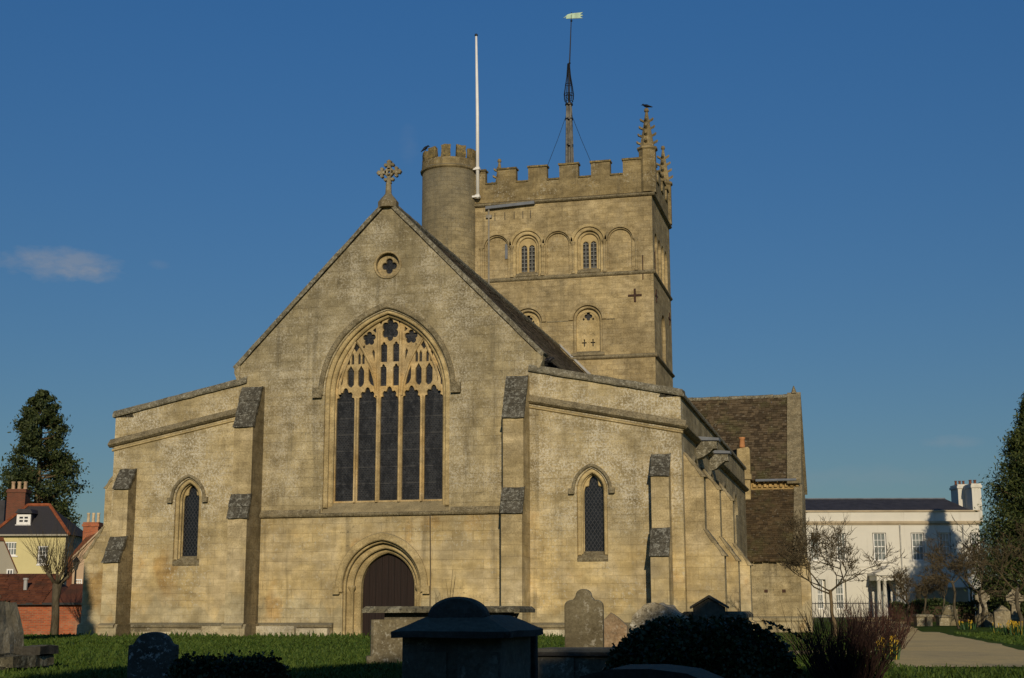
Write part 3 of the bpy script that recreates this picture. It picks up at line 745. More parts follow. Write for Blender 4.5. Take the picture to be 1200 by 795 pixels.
pp.plate(cren(WM, .53, -TX-.04, TX-t_, 24.2, 25.0), [], 0, t_, XZ(TY2-t_+.05))
pp.plate(cren(SM, .5, TY+t_-.05, TY2-.4, 24.2, 25.0), [], 0, t_, YZ(-TX+t_))
par = pp.build('tower_parapet', M_PARA, CH)
def cap(name, *b):
    cp = MB(); cp.box(*b); o = cp.build(name, M_ORANGEL, par); rough_block(o, 3, .018, 5, b[0]+b[2])
for c in WM:
    cap('merlon_cap', max(c-.58, -TX-.02), min(c+.58, TX), TY-.12, TY+.42, 25.0, 25.10)
    cap('merlon_cap', max(c-.58, -TX-.02), min(c+.58, TX), TY2-.42, TY2+.1, 25.0, 25.10)
for a, b in zip(WM[:-1], WM[1:]): cap('crenel_sill', a+.53, b-.53, TY-.11, TY+.42, 24.2, 24.29)
for c in SM: cap('merlon_cap', TX-.42, TX+.12, c-.55, c+.55, 25.003, 25.103)
for a, b in zip(SM[:-1], SM[1:]): cap('crenel_sill', TX-.42, TX+.11, a+.5, b-.5, 24.2, 24.29)
rf = MB(); rf.box(-TX+.45, TX-.45, TY+.45, TY2-.45, 23.2, 23.9); rf.build('tower_roof', M_LEAD, CH)
def pinnacle(x_, y_, sc=1.0):
    b = MB(); w = .48*sc
    b.lathe([(w*1.02,23.12),(w*1.02,25.5)], 8, (x_,y_,0), pi/8)
    b.lathe([(w*1.02,25.5),(w*1.22,25.58),(w*1.22,25.68),(w*.95,25.74)], 8, (x_,y_,0), pi/8)
    b.lathe([(w*.86,25.70),(w*.15,27.75),(w*.3,27.82),(w*.22,27.98)], 8, (x_,y_,0), pi/8)
    o = b.build('pinnacle', M_PARA, CH)
    c = MB()
    for k in range(4):
        z = 25.98 + k*.43; r_ = w*(.86-.71*(z-25.7)/2.05)
        for q in range(4):
            a = q*pi/2 + pi/4*0
            for dd in ((cos(a), sin(a)),):
                p0 = Vector((x_+dd[0]*r_*.8, y_+dd[1]*r_*.8, z-.05)); p1 = Vector((x_+dd[0]*(r_+.17), y_+dd[1]*(r_+.17), z+.06)); p2 = Vector((x_+dd[0]*(r_+.2), y_+dd[1]*(r_+.2), z+.14))
                c.tube([p0, p1, p2], [.08, .075, .05], 5)
    c.build('crocket', M_PARA, o)
pinnacle(5.02, 28.95); pinnacle(5.02, 35.62, .92); pinnacle(-5.05, 35.62, .9)
# arches of the tower
def order(xc, z0, zs, wi, wo, y0, y1, mb, fn, n=12): mb.plate(arch_ring(xc, zs, wi, wi, wo, wo, z0, n=n), [], y0, y1, fn, .025)
for k, a in enumerate(UPA):
    o_ = MB()
    w_ = .70 if k % 2 == 0 else .84
    o_.plate(arch_ring(a, 20.55, w_-.003, w_-.003, w_+.17, w_+.17, n=12), [], -.075, .004, XZ(TY), .012)
    if k % 2 == 0:
        o_.plate(arch_ring(a, 20.55, .62, .62, .698, .698, 18.86, n=12), [], .03, .14, XZ(TY), .02)
        ob = o_.build('blind_arch', M_TOWER, CH)
    else:
        order(a, 18.86, 20.55, .64, .838, .02, .14, o_, XZ(TY)); order(a, 18.9, 20.55, .50, .657, .17, .26, o_, XZ(TY))
        ob = o_.build('belfry_window', M_DRESS, CH)
        o_ = MB(); o_.plate(arch_poly(a, 18.95, 20.55, .655, .655, 10), [arch_poly(a+s*.215, 19.12, 20.45, .16, .19, 8) for s in (-1, 1)], .28, .38, XZ(TY), .02)
        o_.build('infill', M_YELLOW, ob)
        o_ = MB(); o_.box(a-.5, a+.5, TY+.385, TY+.395, 18.95, 21.1); o_.build('dark_opening', M_BLACK, ob)
        o_ = MB()
        for s in (-1, 1):
            for z in np.arange(19.15, 20.5, .22): o_.box(a+s*.215-.165, a+s*.215+.165, TY+.31, TY+.36, z, z+.06)
            o_.box(a+s*.215-.03, a+s*.215+.03, TY+.30, TY+.35, 19.1, 20.6)
        o_.build('louvre', plain('weathered louvre', (.15,.15,.14), .8, .2, .3, 6), ob)
        o_ = MB(); o_.prism([(-.05,18.82),(-.05,18.90),(.34,19.14),(.38,18.82)], lambda u, v, w: (w, TY+u, v), a-.64, a+.64); o_.build('sill', M_STRING, ob)
for x_ in (-4.33, -2.59, -.86, .86, 2.59, 4.33):
    o_ = MB(); o_.lathe([(.12,18.80),(.12,18.9),(.075,18.98),(.075,20.36),(.12,20.5),(.14,20.52),(.14,20.60)], 8, (x_, TY-.0, 0)); o_.build('arcade_shaft', M_TOWER, CH)
for a in LOA:
    o_ = MB(); o_.plate(arch_ring(a, 16.2, .80, .80, 1.03, 1.03, n=14), [], -.09, .004, XZ(TY), .015)
    order(a, 14.35, 16.2, .66, .798, .04, .14, o_, XZ(TY))
    ob = o_.build('bell_chamber_window', M_TOWER, CH)
    o_ = MB(); o_.plate(arch_poly(a, 14.45, 16.2, .657, .657, 12), [foil(a, 16.44, .22, .24, 4), foil(a-.26, 16.28, .06, .08, 4), foil(a+.26, 16.28, .06, .08, 4)] +
                        [[(a+s*.235+q[0], 14.98+q[1]) for q in ((-.035,-.2),(.035,-.2),(.035,-.03),(.13,-.03),(.13,.04),(.035,.04),(.035,.2),(-.035,.2),(-.035,.04),(-.13,.04),(-.13,-.03),(-.035,-.03))] for s in (-1, 1)], .22, .32, XZ(TY), .0)
    o_.build('infill', M_YELLOW if False else M_DRESS, ob)
    o_ = MB()
    o_.box(a-.03, a+.03, TY+.19, TY+.23, 15.0, 16.2)
    for s in (-1, 1): o_.plate(arch_ring(a+s*.235, 15.32, .13, .19, .19, .26, 14.5, n=6), [], .19, .225, XZ(TY))
    o_.plate(arch_ring(a, 16.2, .46, .46, .52, .52, n=10), [], .185, .225, XZ(TY)); o_.build('tracery', M_DRESS, ob)
    o_ = MB(); o_.box(a-.6, a+.6, TY+.385, TY+.395, 14.4, 16.9); o_.build('dark_opening', M_BLACK, ob)
    o_ = MB(); o_.prism([(-.10,14.24),(-.10,14.36),(.2,14.52),(.3,14.24)], lambda u, v, w: (w, TY+u, v), a-.9, a+.9); q = o_.build('sill', M_STRING, ob)
o_ = MB()
for b_ in ((30.95, 31.75, 18.9, 20.9), (33.65, 34.45, 18.9, 20.9), (31.7, 32.9, 14.4, 16.9)):
    o_ = MB(); o_.box(TX-.39, TX-.385, *b_); o_.build('side_opening', M_BLACK, CH)
# iron wall anchors, gutter and its pipe, slits, string between arches
def anchor(fn):
    o_ = MB(); a_, b_ = .37, .055
    o_.plate([(-b_,-a_),(b_,-a_),(b_,-b_),(a_,-b_),(a_,b_),(b_,b_),(b_,a_),(-b_,a_),(-b_,b_),(-a_,b_),(-a_,-b_),(-b_,-b_)], [], -.05, .0, fn, .01); return o_.build('wall_anchor', M_IRON, CH)
anchor(lambda u, v, w: (4.22+u, TY+w, 17.41+v)); anchor(lambda u, v, w: (TX-w, 29.5+u, 17.5+v)); anchor(lambda u, v, w: (TX-w, 34.9+u, 17.3+v))
for q_ in ([(4.68,TY-.04,18.25),(4.69,TY-.04,19.6)], [(TX+.04,29.2,18.8),(TX+.04,29.2,19.9)]): o_ = MB(); o_.tube(q_, .028, 5); o_.build('iron_tie', M_IRON, CH)
o_ = MB(); o_.prism([(-4.04,22.74),(-1.25,22.86),(-1.25,23.02),(-4.04,22.90)], XZ(TY), -.24, -.01); gu = o_.build('gutter', M_LEAD, CH)
o_ = MB(); o_.tube([(-3.88,TY-.12,22.8),(-3.88,TY-.10,22.4),(-3.88,TY-.07,18.0),(-3.88,TY-.07,15.0)], .05, 8); o_.box(-4.04,-3.72,TY-.14,TY-.0,22.25,22.42); o_.build('downpipe', plain('stained lead pipe', (.25,.23,.19), .7), gu)
for x_ in (-3.55, -2.98, -2.45, -1.95, -1.52): o_ = MB(); o_.box(x_-.018, x_+.018, TY-.008, TY+.02, 22.1, 22.55); o_.build('slit', M_BLACK, CH)
o_ = MB(); o_.box(-3.0,-2.72,TY+.10,TY+.146,19.9,20.75); o_.build('vent_slot', M_LEAD, CH)
for a, b in ((-.62,.54),(2.64,3.1)): o_ = MB(); o_.box(a, b, TY-.03, TY+.01, 16.16, 16.22); o_.build('impost_string', M_STRING, CH)
# --- stair turret
TC = (-6.23, 28.9)
t = MB(); t.lathe([(1.58,6.0),(1.56,25.0)], 40, (*TC, 0)); tur = t.build('stair_turret', M_TURRET, CH, False)
for pl_ in tur.data.polygons: pl_.use_smooth = len(pl_.vertices) == 4
t = MB(); t.lathe([(1.555,24.98),(1.66,25.06),(1.68,25.14),(1.60,25.22),(1.58,25.62),(1.28,25.62),(1.28,25.0)], 40, (*TC, 0))
tp = t.build('turret_parapet', M_PARA, CH)
nm = 11
for k in range(nm):
    a0 = 2*pi*k/nm + .1; m_ = MB(); V = []; 
    hh = 26.28 + .06*sin(k*5)
    for i in range(5):
        a = a0 + (.60*2*pi/nm)*i/4
        for r_, z in ((1.58,25.615),(1.575,hh),(1.29,hh),(1.29,25.615)): V.append((TC[0]+r_*cos(a), TC[1]+r_*sin(a), z))
    Fc = []
    for i in range(4):
        for j in range(4): Fc.append((i*4+j, i*4+(j+1) % 4, (i+1)*4+(j+1) % 4, (i+1)*4+j))
    Fc += [(0,1,2,3), (16,17,18,19)]
    m_.add(V, Fc); ob = m_.build('merlon', M_ORANGEL, tp); rough_block(ob, 2, .05, 4, k)
# --- transept
t = MB()
t.box(TX, 12.48, 28.9, 35.7, -.8, 7.3)
t.prism([(28.9,7.3),(35.7,7.3),(35.7,7.35),(32.3,11.75),(28.9,7.35)], lambda u, v, w: (w, u, v), TX, 12.46)
tran = t.build('transept', M_TRAN, CH)
t = MB(); Lr = sqrt(3.75**2+4.85**2)
tile_roof(t, (TX+.02,28.52,7.30), (1,0,0), (0,3.78,4.86), 6.62, sqrt(3.78**2+4.86**2), .24, .17, 11)
tile_roof(t, (TX+.02,36.08,7.30), (1,0,0), (0,-3.78,4.86), 6.62, sqrt(3.78**2+4.86**2), .34, .26, 12)
tr2 = t.build('transept_roof', M_TILE, CH, fix=False)
rg = MB()
for i in range(14): rg.tube([(TX+.1+i*.485,32.3,12.14+.015*(i % 2)),(TX+.57+i*.485,32.3,12.14+.015*(i % 3))], .13, 8)
rg.build('ridge_tiles', M_LICHEN, tr2)
t = MB()
for s in (-1, 1):
    t.prism([(32.3-s*3.85,7.12),(32.3,12.05),(32.3,12.36),(32.3-s*3.93,7.32)], lambda u, v, w: (w, u, v), 11.88, 12.6)
t.lathe([(.18,0),(.12,.12),(.10,.2),(.02,.42)], 6, (12.24,32.3,12.3)); t.build('gable_coping', M_STRING, tran)
t = MB(); t.tube([(10.3,28.42,7.30),(12.35,28.42,7.30)], .07, 8); t.build('gutter', M_LEAD, tran)
t = MB()
for i in range(9): t.box(TX+4.9+i*.27, TX+5.04+i*.27, 28.7, 28.9, 6.98, 7.18)
t.box(TX, 12.4, 28.82, 28.9, 6.75, 7.3); t.build('corbel_table', plain('ochre corbels', (.42,.29,.12), .9, .1, .4, 3), tran)
t = MB(); t.box(9.3, 12.5, 25.3, 28.9, -.9, 3.2); t.prism([(25.3,3.2),(28.9,3.2),(28.9,6.75)], lambda u, v, w: (w, u, v), 9.3, 12.48)
lean = t.build('lean_to', M_TRAN, CH)
t = MB(); tile_roof(t, (9.35,25.06,3.10), (1,0,0), (0,3.7,3.75), 2.85, sqrt(3.7**2+3.75**2), .24, .15, 21); t.build('lean_to_roof', M_TILE2, lean, fix=False)
t = MB(); t.prism([(25.05,2.95),(28.9,6.85),(28.9,7.08),(25.05,3.25)], lambda u, v, w: (w, u, v), 12.2, 12.62); t.build('verge_coping', M_STRING, lean)
t = MB(); pf = [(0,.5),(.08,.48),(.16,.40),(.16,.30),(.10,.22),(.13,.10),(.13,-.9),(0,-.9)]
t.sweep(pf, (9.9,25.3,0), (12.66,25.3,0), (0,-1,0)); t.sweep(pf, (12.5,25.3,0), (12.5,35.7,0), (1,0,0)); t.build('plinth', M_SIDE, lean)
for x_ in (10.75, 11.6): t = MB(); t.box(x_,x_+.17,25.28,25.31,1.62,1.76); t.build('wall_socket', M_IRON, lean)
t = MB(); t.box(12.5,12.95,25.6,26.4,-.9,3.0); t.prism([(12.5,3.0),(12.95,3.0),(12.5,3.7)], lambda u, v, w: (u, w, v), 25.6, 26.4); t.build('corner_buttress', M_BUTT, CH)
t = MB(); t.box(9.42,10.04,28.2,28.68,6.2,7.35); t.box(9.32,10.12,28.1,28.69,7.35,7.62); t.prism([(9.42,7.62),(10.06,7.62),(10.06,8.92),(9.98,9.02),(9.42,8.92)], lambda u, v, w: (u, w, v), 28.2, 28.68)
chn = t.build('chimney', M_DRESS, CH)
t = MB(); t.lathe([(.15,0),(.16,.1),(.14,.14),(.13,.42),(.17,.46),(.17,.54)], 12, (9.68,28.42,9.0)); t.build('chimney_pot', plain('terracotta', (.48,.22,.09), .8, .2, .2, 3), chn, True)
t = MB(); t.tube([(1.68,-.04,.44),(1.69,-.04,2.0),(1.66,-.04,3.9)], .022, 6); t.build('lightning_cable', plain('cable', (.12,.095,.06), .8), CH)
t = MB(); t.tube([(9.0,-.06,.3),(9.0,-.06,2.5)], .04, 6); t.build('downpipe', M_BLACK, CH)  # thin black tube added as the shadow strip cast beside the aisle buttress

# ------------------------------------------------------------------ things on the tower
fp = empty('flagpole', (-4.45, 28.35, 23.35), 0, 'tall bare white flagpole fixed to the tower beside the round turret', 'flagpole')
m_ = MB(); m_.tube([(0,0,0),(-.03,0,5),(-.11,0,9.6)], [.105,.095,.06], 10); m_.build('pole', M_WHITE, fp, True)
m_ = MB(); m_.lathe([(.02,-.02),(.09,.03),(.10,.08),(.06,.15)], 10, (-.11,0,9.6)); m_.build('finial', M_BLACK, fp, True)
for z in (.12, 1.72):
    m_ = MB(); m_.box(-.32,.02,-.05,.05,z-.05,z+.05); m_.box(-.13,.13,-.13,.13,z-.07,z+.07); m_.build('bracket', M_WHITE, fp)
wv = empty('weathervane', (0, 32.3, 23.9), 0, 'weathervane with pale green banner on a braced iron mast', 'weathervane')
m_ = MB()
for dx, dy in ((-.15,-.15),(.15,-.15),(.15,.15),(-.15,.15)): m_.tube([(dx*1.25,dy*1.25,0),(dx*.72,dy*.72,5.3),(dx*.6,dy*.6,6.0)], [.075,.07,.06], 6)
m_.tube([(0,0,0),(0,0,6.0)], .08, 8)
mast = m_.build('mast', plain('weathered oak and lead', (.16,.155,.14), .8, .2, .4, 3), wv)
m_ = MB()
for z in (1.2, 3.4, 5.0, 5.9): m_.lathe([(.20,z),(.235,z+.02),(.235,z+.10),(.20,z+.12)], 12)
m_.build('iron_band', M_BLACK, mast)
m_ = MB()
for k in range(8):
    a = 2*pi*k/8; m_.tube([(cos(a)*r_, sin(a)*r_, z) for r_, z in ((.10,5.95),(.27,6.25),(.285,6.6),(.20,7.2),(.12,7.7),(.06,8.5))], .02, 4)
for z, r_ in ((6.15,.24),(6.6,.29),(7.2,.205)): m_.tube([(cos(2*pi*i/16)*r_, sin(2*pi*i/16)*r_, z) for i in range(17)], .018, 4)
for k in range(4):
    a = pi*k/2+.4; m_.tube([(cos(a)*.02, sin(a)*.02, 6.2),(cos(a)*.16, sin(a)*.16, 6.45),(cos(a)*.05, sin(a)*.05, 6.7)], .02, 4)
m_.build('cage', M_BLACK, wv)
m_ = MB(); m_.tube([(0,0,6.0),(.06,0,8.5),(.2,0,11.45),(.21,0,11.7)], [.05,.04,.025,.02], 6); m_.lathe([(.03,-.05),(.08,0),(.03,.06)], 8, (.06,0,8.52)); m_.lathe([(.03,-.05),(.08,0),(.03,.06)], 8, (.195,0,11.15)); m_.build('rod', M_BLACK, wv)
m_ = MB(); m_.plate([(-.30,11.36),(-.12,11.44),(-.12,11.32),(.9,11.25),(.72,11.35),(.92,11.44),(.72,11.50),(.9,11.62),(.2,11.62),(-.02,11.58),(-.12,11.50)], [], -.02, .02, lambda u, v, w: (u, w, v)); m_.build('banner', plain('verdigris', (.46,.62,.46), .6, .3, .2, 5), wv)
for a, b in (((-.14,-.1,5.3),(-.62,-3.3,1.2)),((.16,-.1,5.3),(1.85,-3.3,1.3))):
    m_ = MB(); m_.tube([a, ((a[0]+b[0])/2, (a[1]+b[1])/2, (a[2]+b[2])/2-.06), b], .015, 4); m_.build('stay_wire', M_BLACK, wv)
M_CROW = plain('black feathers', (.012,.012,.014), .5, .3, .3, 20)
def crow(loc, rz, label, tilt=.35, cat='crow'):
    e = empty('crow', loc, rz, label, cat, 'black birds on the church')
    m_ = MB(); ct, s_ = cos(tilt), sin(tilt)
    sp = [(-.36,.012),(-.30,.035),(-.20,.045),(-.14,.06),(-.05,.088),(.04,.092),(.10,.075),(.135,.055)]
    pts = [(x_*ct, 0, .16+x_*s_) for x_, r_ in sp]; rs = [r_ for x_, r_ in sp]
    hx, hz = pts[-1][0], pts[-1][2]
    pts += [(hx+.035,0,hz+.045),(hx+.07,0,hz+.055),(hx+.10,0,hz+.05),(hx+.125,0,hz+.045),(hx+.19,0,hz+.03)]; rs += [.05,.052,.042,.02,.004]
    m_.tube(pts, rs, 10, ell=1.0); m_.build('body', M_CROW, e, True)
    for s in (-1, 1):
        l = MB(); l.tube([(0,s*.035,.12),(.01,s*.035,.04),(0,s*.035,.0)], [.014,.009,.008], 5); l.tube([(-.03,s*.035,.005),(.05,s*.035,.005)], .007, 4); l.build('leg', M_CROW, e)
        w_ = MB(); w_.tube([(x_, s*y_, z_) for x_, y_, z_ in ((.10*ct,.06,.16+.1*s_),(.0,.085,.165),(-.16*ct,.06,.165-.16*s_),(-.30*ct,.02,.165-.30*s_))], [.02,.045,.035,.008], 6); w_.build('wing', M_CROW, e, True)
crow((5.03,28.95,27.97), pi-.1, 'crow perched on the tip of the tall tower pinnacle', .30)
crow((TC[0]-1.24,28.15,26.30), .6, 'crow standing on the battlements of the round stair turret', .75)
crow((5.52,.34,8.80), .1, 'black bird huddled where the nave roof meets the aisle parapet', .25)
#@@PART2
# ------------------------------------------------------------------ foliage helpers
def leaf_cloud(P, size, nrm=None, aspect=2.0, droop=0.0, jit=.4):
    """array of points -> one rhombic leaf or spray of leaves at each point"""
    n = len(P); a = rng.normal(size=(n,3)); a[:,2] -= droop*1.0; a /= np.linalg.norm(a, axis=1)[:,None]
    b = np.cross(a, rng.normal(size=(n,3))); b /= np.linalg.norm(b, axis=1)[:,None]
    s = size*(1+jit*rng.uniform(-1,1,n))[:,None]
    V = np.empty((n,4,3)); V[:,0] = P-a*s*.5; V[:,1] = P+b*s/aspect*.5-a*s*.05; V[:,2] = P+a*s*.5; V[:,3] = P-b*s/aspect*.5-a*s*.05
    return V.reshape(-1,3)
def mesh_quads(name, V, mat, parent=None):
    n = len(V)//4; me = bpy.data.meshes.new(name)
    me.vertices.add(len(V)); me.vertices.foreach_set('co', V.astype(np.float32).ravel())
    me.loops.add(n*4); me.loops.foreach_set('vertex_index', np.arange(n*4, dtype=np.int32))
    me.polygons.add(n); me.polygons.foreach_set('loop_start', np.arange(0, n*4, 4, dtype=np.int32)); me.polygons.foreach_set('loop_total', np.full(n, 4, dtype=np.int32))
    me.update(); me.validate(); me.materials.append(mat)
    o = bpy.data.objects.new(name, me); COL.objects.link(o)
    if parent: o.parent = parent
    return o
M_BARK = barkmat('bark', (.060,.048,.030), (.13,.11,.075))
M_BARKW = barkmat('warm bark', (.12,.085,.045), (.20,.15,.085))
M_TWIG = plain('twigs', (.085,.066,.038), .9, .1, .3, 3)
M_TWIGD = plain('dark twigs', (.055,.038,.025), .9, .1, .4, 3)
M_REDTWIG = plain('red brown stems', (.030,.016,.012), .8, .2, .4, 5)
M_CONIF = leafmat('conifer sprays', (.016,.030,.010), (.060,.075,.022))
M_CONIF2 = leafmat('bright conifer sprays', (.018,.036,.010), (.070,.085,.020))
M_YEW = leafmat('yew sprays', (.012,.024,.009), (.035,.050,.016))
M_IVY = leafmat('ivy leaves', (.012,.026,.009), (.035,.055,.018), .45)
M_HEDGE = leafmat('hedge leaves', (.018,.034,.010), (.05,.07,.02))
# ------------------------------------------------------------------ lawn blades
def grass_tufts():
    n = 110000
    d = 17.0 + 34*rng.random(n)**1.6; px = rng.uniform(-30, 1230, n)
    l = (px-600)/F*d*1.02
    X = CAM.x + _r.x*l + FH.x*d; Y = CAM.y + _r.y*l + FH.y*d
    keep = ~((X > -11.4) & (X < 11.4) & (Y > -.12))
    pl_, pr_, pd = zip(*[(a, b, c) for a, b, c in PATH_ROWS])
    lo = np.interp(d, pd, pl_); hi = np.interp(d, pd, pr_)
    ed = 2 + 6*rng.random(n)
    keep &= ~((px > lo+ed) & (px < hi-ed) & (d > 21.6-.1) )
    keep &= ~((px > 876) & (px < 1012) & (d > 27.3) & (d < 28.8))
    X, Y, d = X[keep], Y[keep], d[keep]; n = len(X)
    Z = np.array([gz(a, b) for a, b in zip(X, Y)])
    h = rng.uniform(.03, .07, n)*(1+.5*(rng.random(n) > .93)); w = rng.uniform(.008, .016, n)*(d/18)
    h *= 1 + (rng.random(n) > .4)*np.clip((Y+2.2)/1.2, 0, 1)*(np.abs(X) < 11)*1.3
    a = rng.uniform(0, 2*pi, n); lx, ly = rng.normal(0, .03, n), rng.normal(0, .03, n)
    V = np.empty((n,4,3))
    for k, (sw, hh) in enumerate(((-1,0),(1,0),(.35,1),(-.35,1))):
        V[:,k,0] = X + np.cos(a)*w*sw + lx*hh; V[:,k,1] = Y + np.sin(a)*w*sw + ly*hh; V[:,k,2] = Z - .01 + h*hh
    return V.reshape(-1,3)
tag(mesh_quads('lawn_grass', grass_tufts(), leafmat('grass blades', (.030,.064,.007), (.068,.104,.013), .7)), kind='stuff')

# ------------------------------------------------------------------ trees
def conifer(name, px, D, ztop, prof, n, mat, label, seed, leaf=.5, per=220, rag=(.55,1.05), asp=2.3, lean=0.0, group=None, bark=None):
    """prof: (height fraction, radius) pairs; crown of drooping sprays set on limbs"""
    b = gp(px, D); e = empty(name, b, 0, label, 'tree', group); R = random.Random(seed); rg_ = np.random.default_rng(seed)
    H = ztop - b.z
    t = MB(); t.tube([(0,0,-.3),(.05,0,H*.25),(-.05,.05,H*.6),(0,0,H*.97)], [H*.028,H*.021,H*.012,.02], 8); t.build('trunk', bark or M_BARKW, e, True)
    hs, rs = zip(*prof); lim = MB(); pts = []
    nl = int(n/per)
    for i in range(nl):
        f = hs[0] + (hs[-1]-hs[0])*((i+R.random())/nl)**1.08
        f = min(f, hs[-1]-.005)
        r_ = np.interp(f, hs, rs)*R.choice([R.uniform(*rag), R.uniform(.85,1.15)]); a = R.uniform(0, 2*pi); z = f*H
        tip = Vector((cos(a)*r_, sin(a)*r_, z + r_*R.uniform(-.05,.25)))
        lim.tube([(0,0,z-r_*.18), (tip.x*.5, tip.y*.5, z-r_*.10), tip], [.02+r_*.022, .015+r_*.014, .012], 4)
        m = per
        tt = .30 + .75*rg_.random(m)**.45
        q = np.outer(tt, np.array(tip)) + np.outer(1-tt, np.array((0,0,z-r_*.1)))
        sp = (.16 + .16*r_)*(.5+.6*tt)[:,None]
        pts.append(q + rg_.normal(size=(m,3))*sp*np.array((.62,.62,.48)))
    lim.build('limbs', bark or M_BARKW, e)
    mesh_quads('crown', leaf_cloud(np.vstack(pts), leaf, droop=.5, aspect=asp), mat, e)
    return e
conifer('conifer_tree', 34, 150, 24.0, [(.28,2.5),(.36,3.4),(.48,3.8),(.60,4.0),(.70,3.1),(.80,2.6),(.90,1.8),(.96,1.0),(1.0,.2)], 42000, M_CONIF,
        'tall broad dark conifer with reddish trunk rising behind the brick chimney', 5, .36, per=300, rag=(.6,1.05))
conifer('conifer_tree', 1231, 78, 12.75, [(.02,2.6),(.12,3.3),(.3,3.15),(.5,2.45),(.7,1.55),(.85,.85),(.95,.4),(1.0,.1)], 110000, M_CONIF2,
        'tall pointed green conifer at the right edge beside the white house', 9, .20, per=240, rag=(.5,1.0), asp=3.2)
def bare_tree(name, px, D, H, seed, label, spread=.6, trunk=.25, r0=.10, levels=5, upright=.35, mat=None, tmat=None, kids=(2,4), py=745, wig=.16, lean=0, group=None, dens=1.0, tr=.8, cat='tree'):
    b = gp(px, D, py); e = empty(name, b, 0, label, cat, group); R = random.Random(seed)
    T, B = MB(), MB()
    h0 = H*trunk
    p = Vector((0,0,-.2)); pts = [p]; 
    for i in range(4): pts.append(Vector((R.uniform(-.06,.06)*h0+lean*h0*(i+1)/4, R.uniform(-.06,.06)*h0, h0*(i+1)/4)))
    T.tube(pts, [r0*1.35, r0*1.05, r0*.95, r0*.9, r0*.95], 8)
    def grow(p, d, L, r, lv):
        seg = 3; pts = [p]; q = p; dd = d.copy()
        for i in range(seg):
            dd = (dd + Vector((R.gauss(0,wig), R.gauss(0,wig), R.gauss(0,wig)+upright*.16))).normalized()
            q = q + dd*L/seg; pts.append(q)
        n = 6 if lv >= levels-1 else (4 if lv > 1 else 3)
        B.tube(pts, [r, r*.85, r*.7, r*.55 if lv > 0 else r*.3], n, cap=False)
        if lv == 0: return
        k = R.randint(*kids)
        for i in range(k):
            s_ = pts[R.choice([1,2,2,3,3,3])] if i else pts[3]
            v = Vector((R.gauss(0,1), R.gauss(0,1), R.gauss(0,.7)))
            nd = (dd + v*spread*.62).normalized()
            grow(s_, nd, L*R.uniform(.58,.86), max(r*R.uniform(.45,.66), .00018*D), lv-1)
    n0 = R.randint(4,5)
    L0 = (H-h0)*.36
    for i in range(n0):
        a = 2*pi*i/n0 + R.random()
        grow(pts[-1] - Vector((0,0,R.random()*h0*.12)), Vector((cos(a)*spread*1.1, sin(a)*spread*1.1, tr)).normalized(), L0*R.uniform(.8,1.15), r0*.55, levels-1)
    T.build('trunk', tmat or M_BARK, e, True); B.build('branches', mat or M_TWIG, e, fix=False)
    return e
def pollard(name, px, D, h, seed, label, nshoot, Ls, r0=.2, mat=None, py=750, fan=.75, nk=6, shr=.012):
    b = gp(px, D, py); e = empty(name, b, 0, label, 'tree'); R = random.Random(seed)
    T, B = MB(), MB()
    T.tube([(0,0,-.2),(.02,0,h*.35),(-.03,.02,h*.7),(.02,0,h)], [r0*1.2,r0,r0*.95,r0*1.25], 10)
    heads = []
    for i in range(nk):
        a = 2*pi*i/nk + R.random(); l = h*R.uniform(.12,.28)
        q = Vector((cos(a)*l, sin(a)*l, h+R.uniform(.05,.28)*h)); T.tube([(0,0,h*.93), (q*.55+Vector((0,0,h*.42))), q], [r0*.6, r0*.36, r0*.36], 7); heads.append(q)
    for i in range(nshoot):
        p = R.choice(heads) + Vector((R.gauss(0,.06), R.gauss(0,.06), 0)); d = (Vector((p.x, p.y, 0)).normalized()*fan*R.random() + Vector((R.gauss(0,.3), R.gauss(0,.3), 1))).normalized()
        pts = [p]; L = Ls*R.uniform(.45,1.1)
        for k in range(4): d = (d + Vector((R.gauss(0,.09), R.gauss(0,.09), .05))).normalized(); pts.append(pts[-1]+d*L/4)
        B.tube(pts, [shr, shr*.85, shr*.65, shr*.45, shr*.2], 3, cap=False)
        if R.random() < .7:
            q = pts[2]; dd = (d + Vector((R.gauss(0,.5), R.gauss(0,.5), 0))).normalized(); B.tube([q, q+dd*L*.2, q+dd*L*.38], [shr*.6, shr*.4, shr*.15], 3, cap=False)
    T.build('trunk', tmatp, e, True); B.build('branches', mat or M_TWIG, e, fix=False)
    return e
tmatp = M_BARK
pollard('pollarded_tree', 63, 60, 2.25, 3, 'bare pollarded tree with thick trunk in front of the red brick outbuilding', 150, 2.3, .16, nk=8, shr=.010)
bare_tree('apple_tree', 978, 44, 4.2, 24, 'spreading bare tree with tall thin shoots beside the church corner', .95, .34, .055, 6, .7, kids=(3,4), wig=.26, tr=.75, tmat=M_BARKW, mat=M_TWIG)
for i, (px, D, H, lab, kw) in enumerate([
    (1065, 74, 3.1, 'small bare tree with pale trunk nearest the portico of the white house', dict(spread=.8, trunk=.42, r0=.065)),
    (1086, 70, 2.9, 'thin flat topped bare tree standing behind the white chest tomb', dict(spread=1.0, trunk=.52, r0=.05)),
    (1107, 78, 3.0, 'slender bare sapling behind the brown headstone by the hedge', dict(spread=.8, trunk=.5, r0=.04)),
    (1125, 62, 3.9, 'leaning pale trunked bare tree beside the brown headstone', dict(spread=.75, trunk=.52, r0=.055, lean=-.10)),
    (1152, 66, 4.3, 'bare tree with many fine twigs between the two stone crosses', dict(spread=.8, trunk=.38, r0=.07)),
    (1142, 84, 6.2, 'taller bare tree standing in front of the white house chimney end', dict(spread=.6, trunk=.3, r0=.06))]):
    bare_tree('bare_tree', px, D, H, 40+i, lab, levels=5, kids=(3,4), wig=.22, py=735, group='young bare trees beyond the path', **kw)
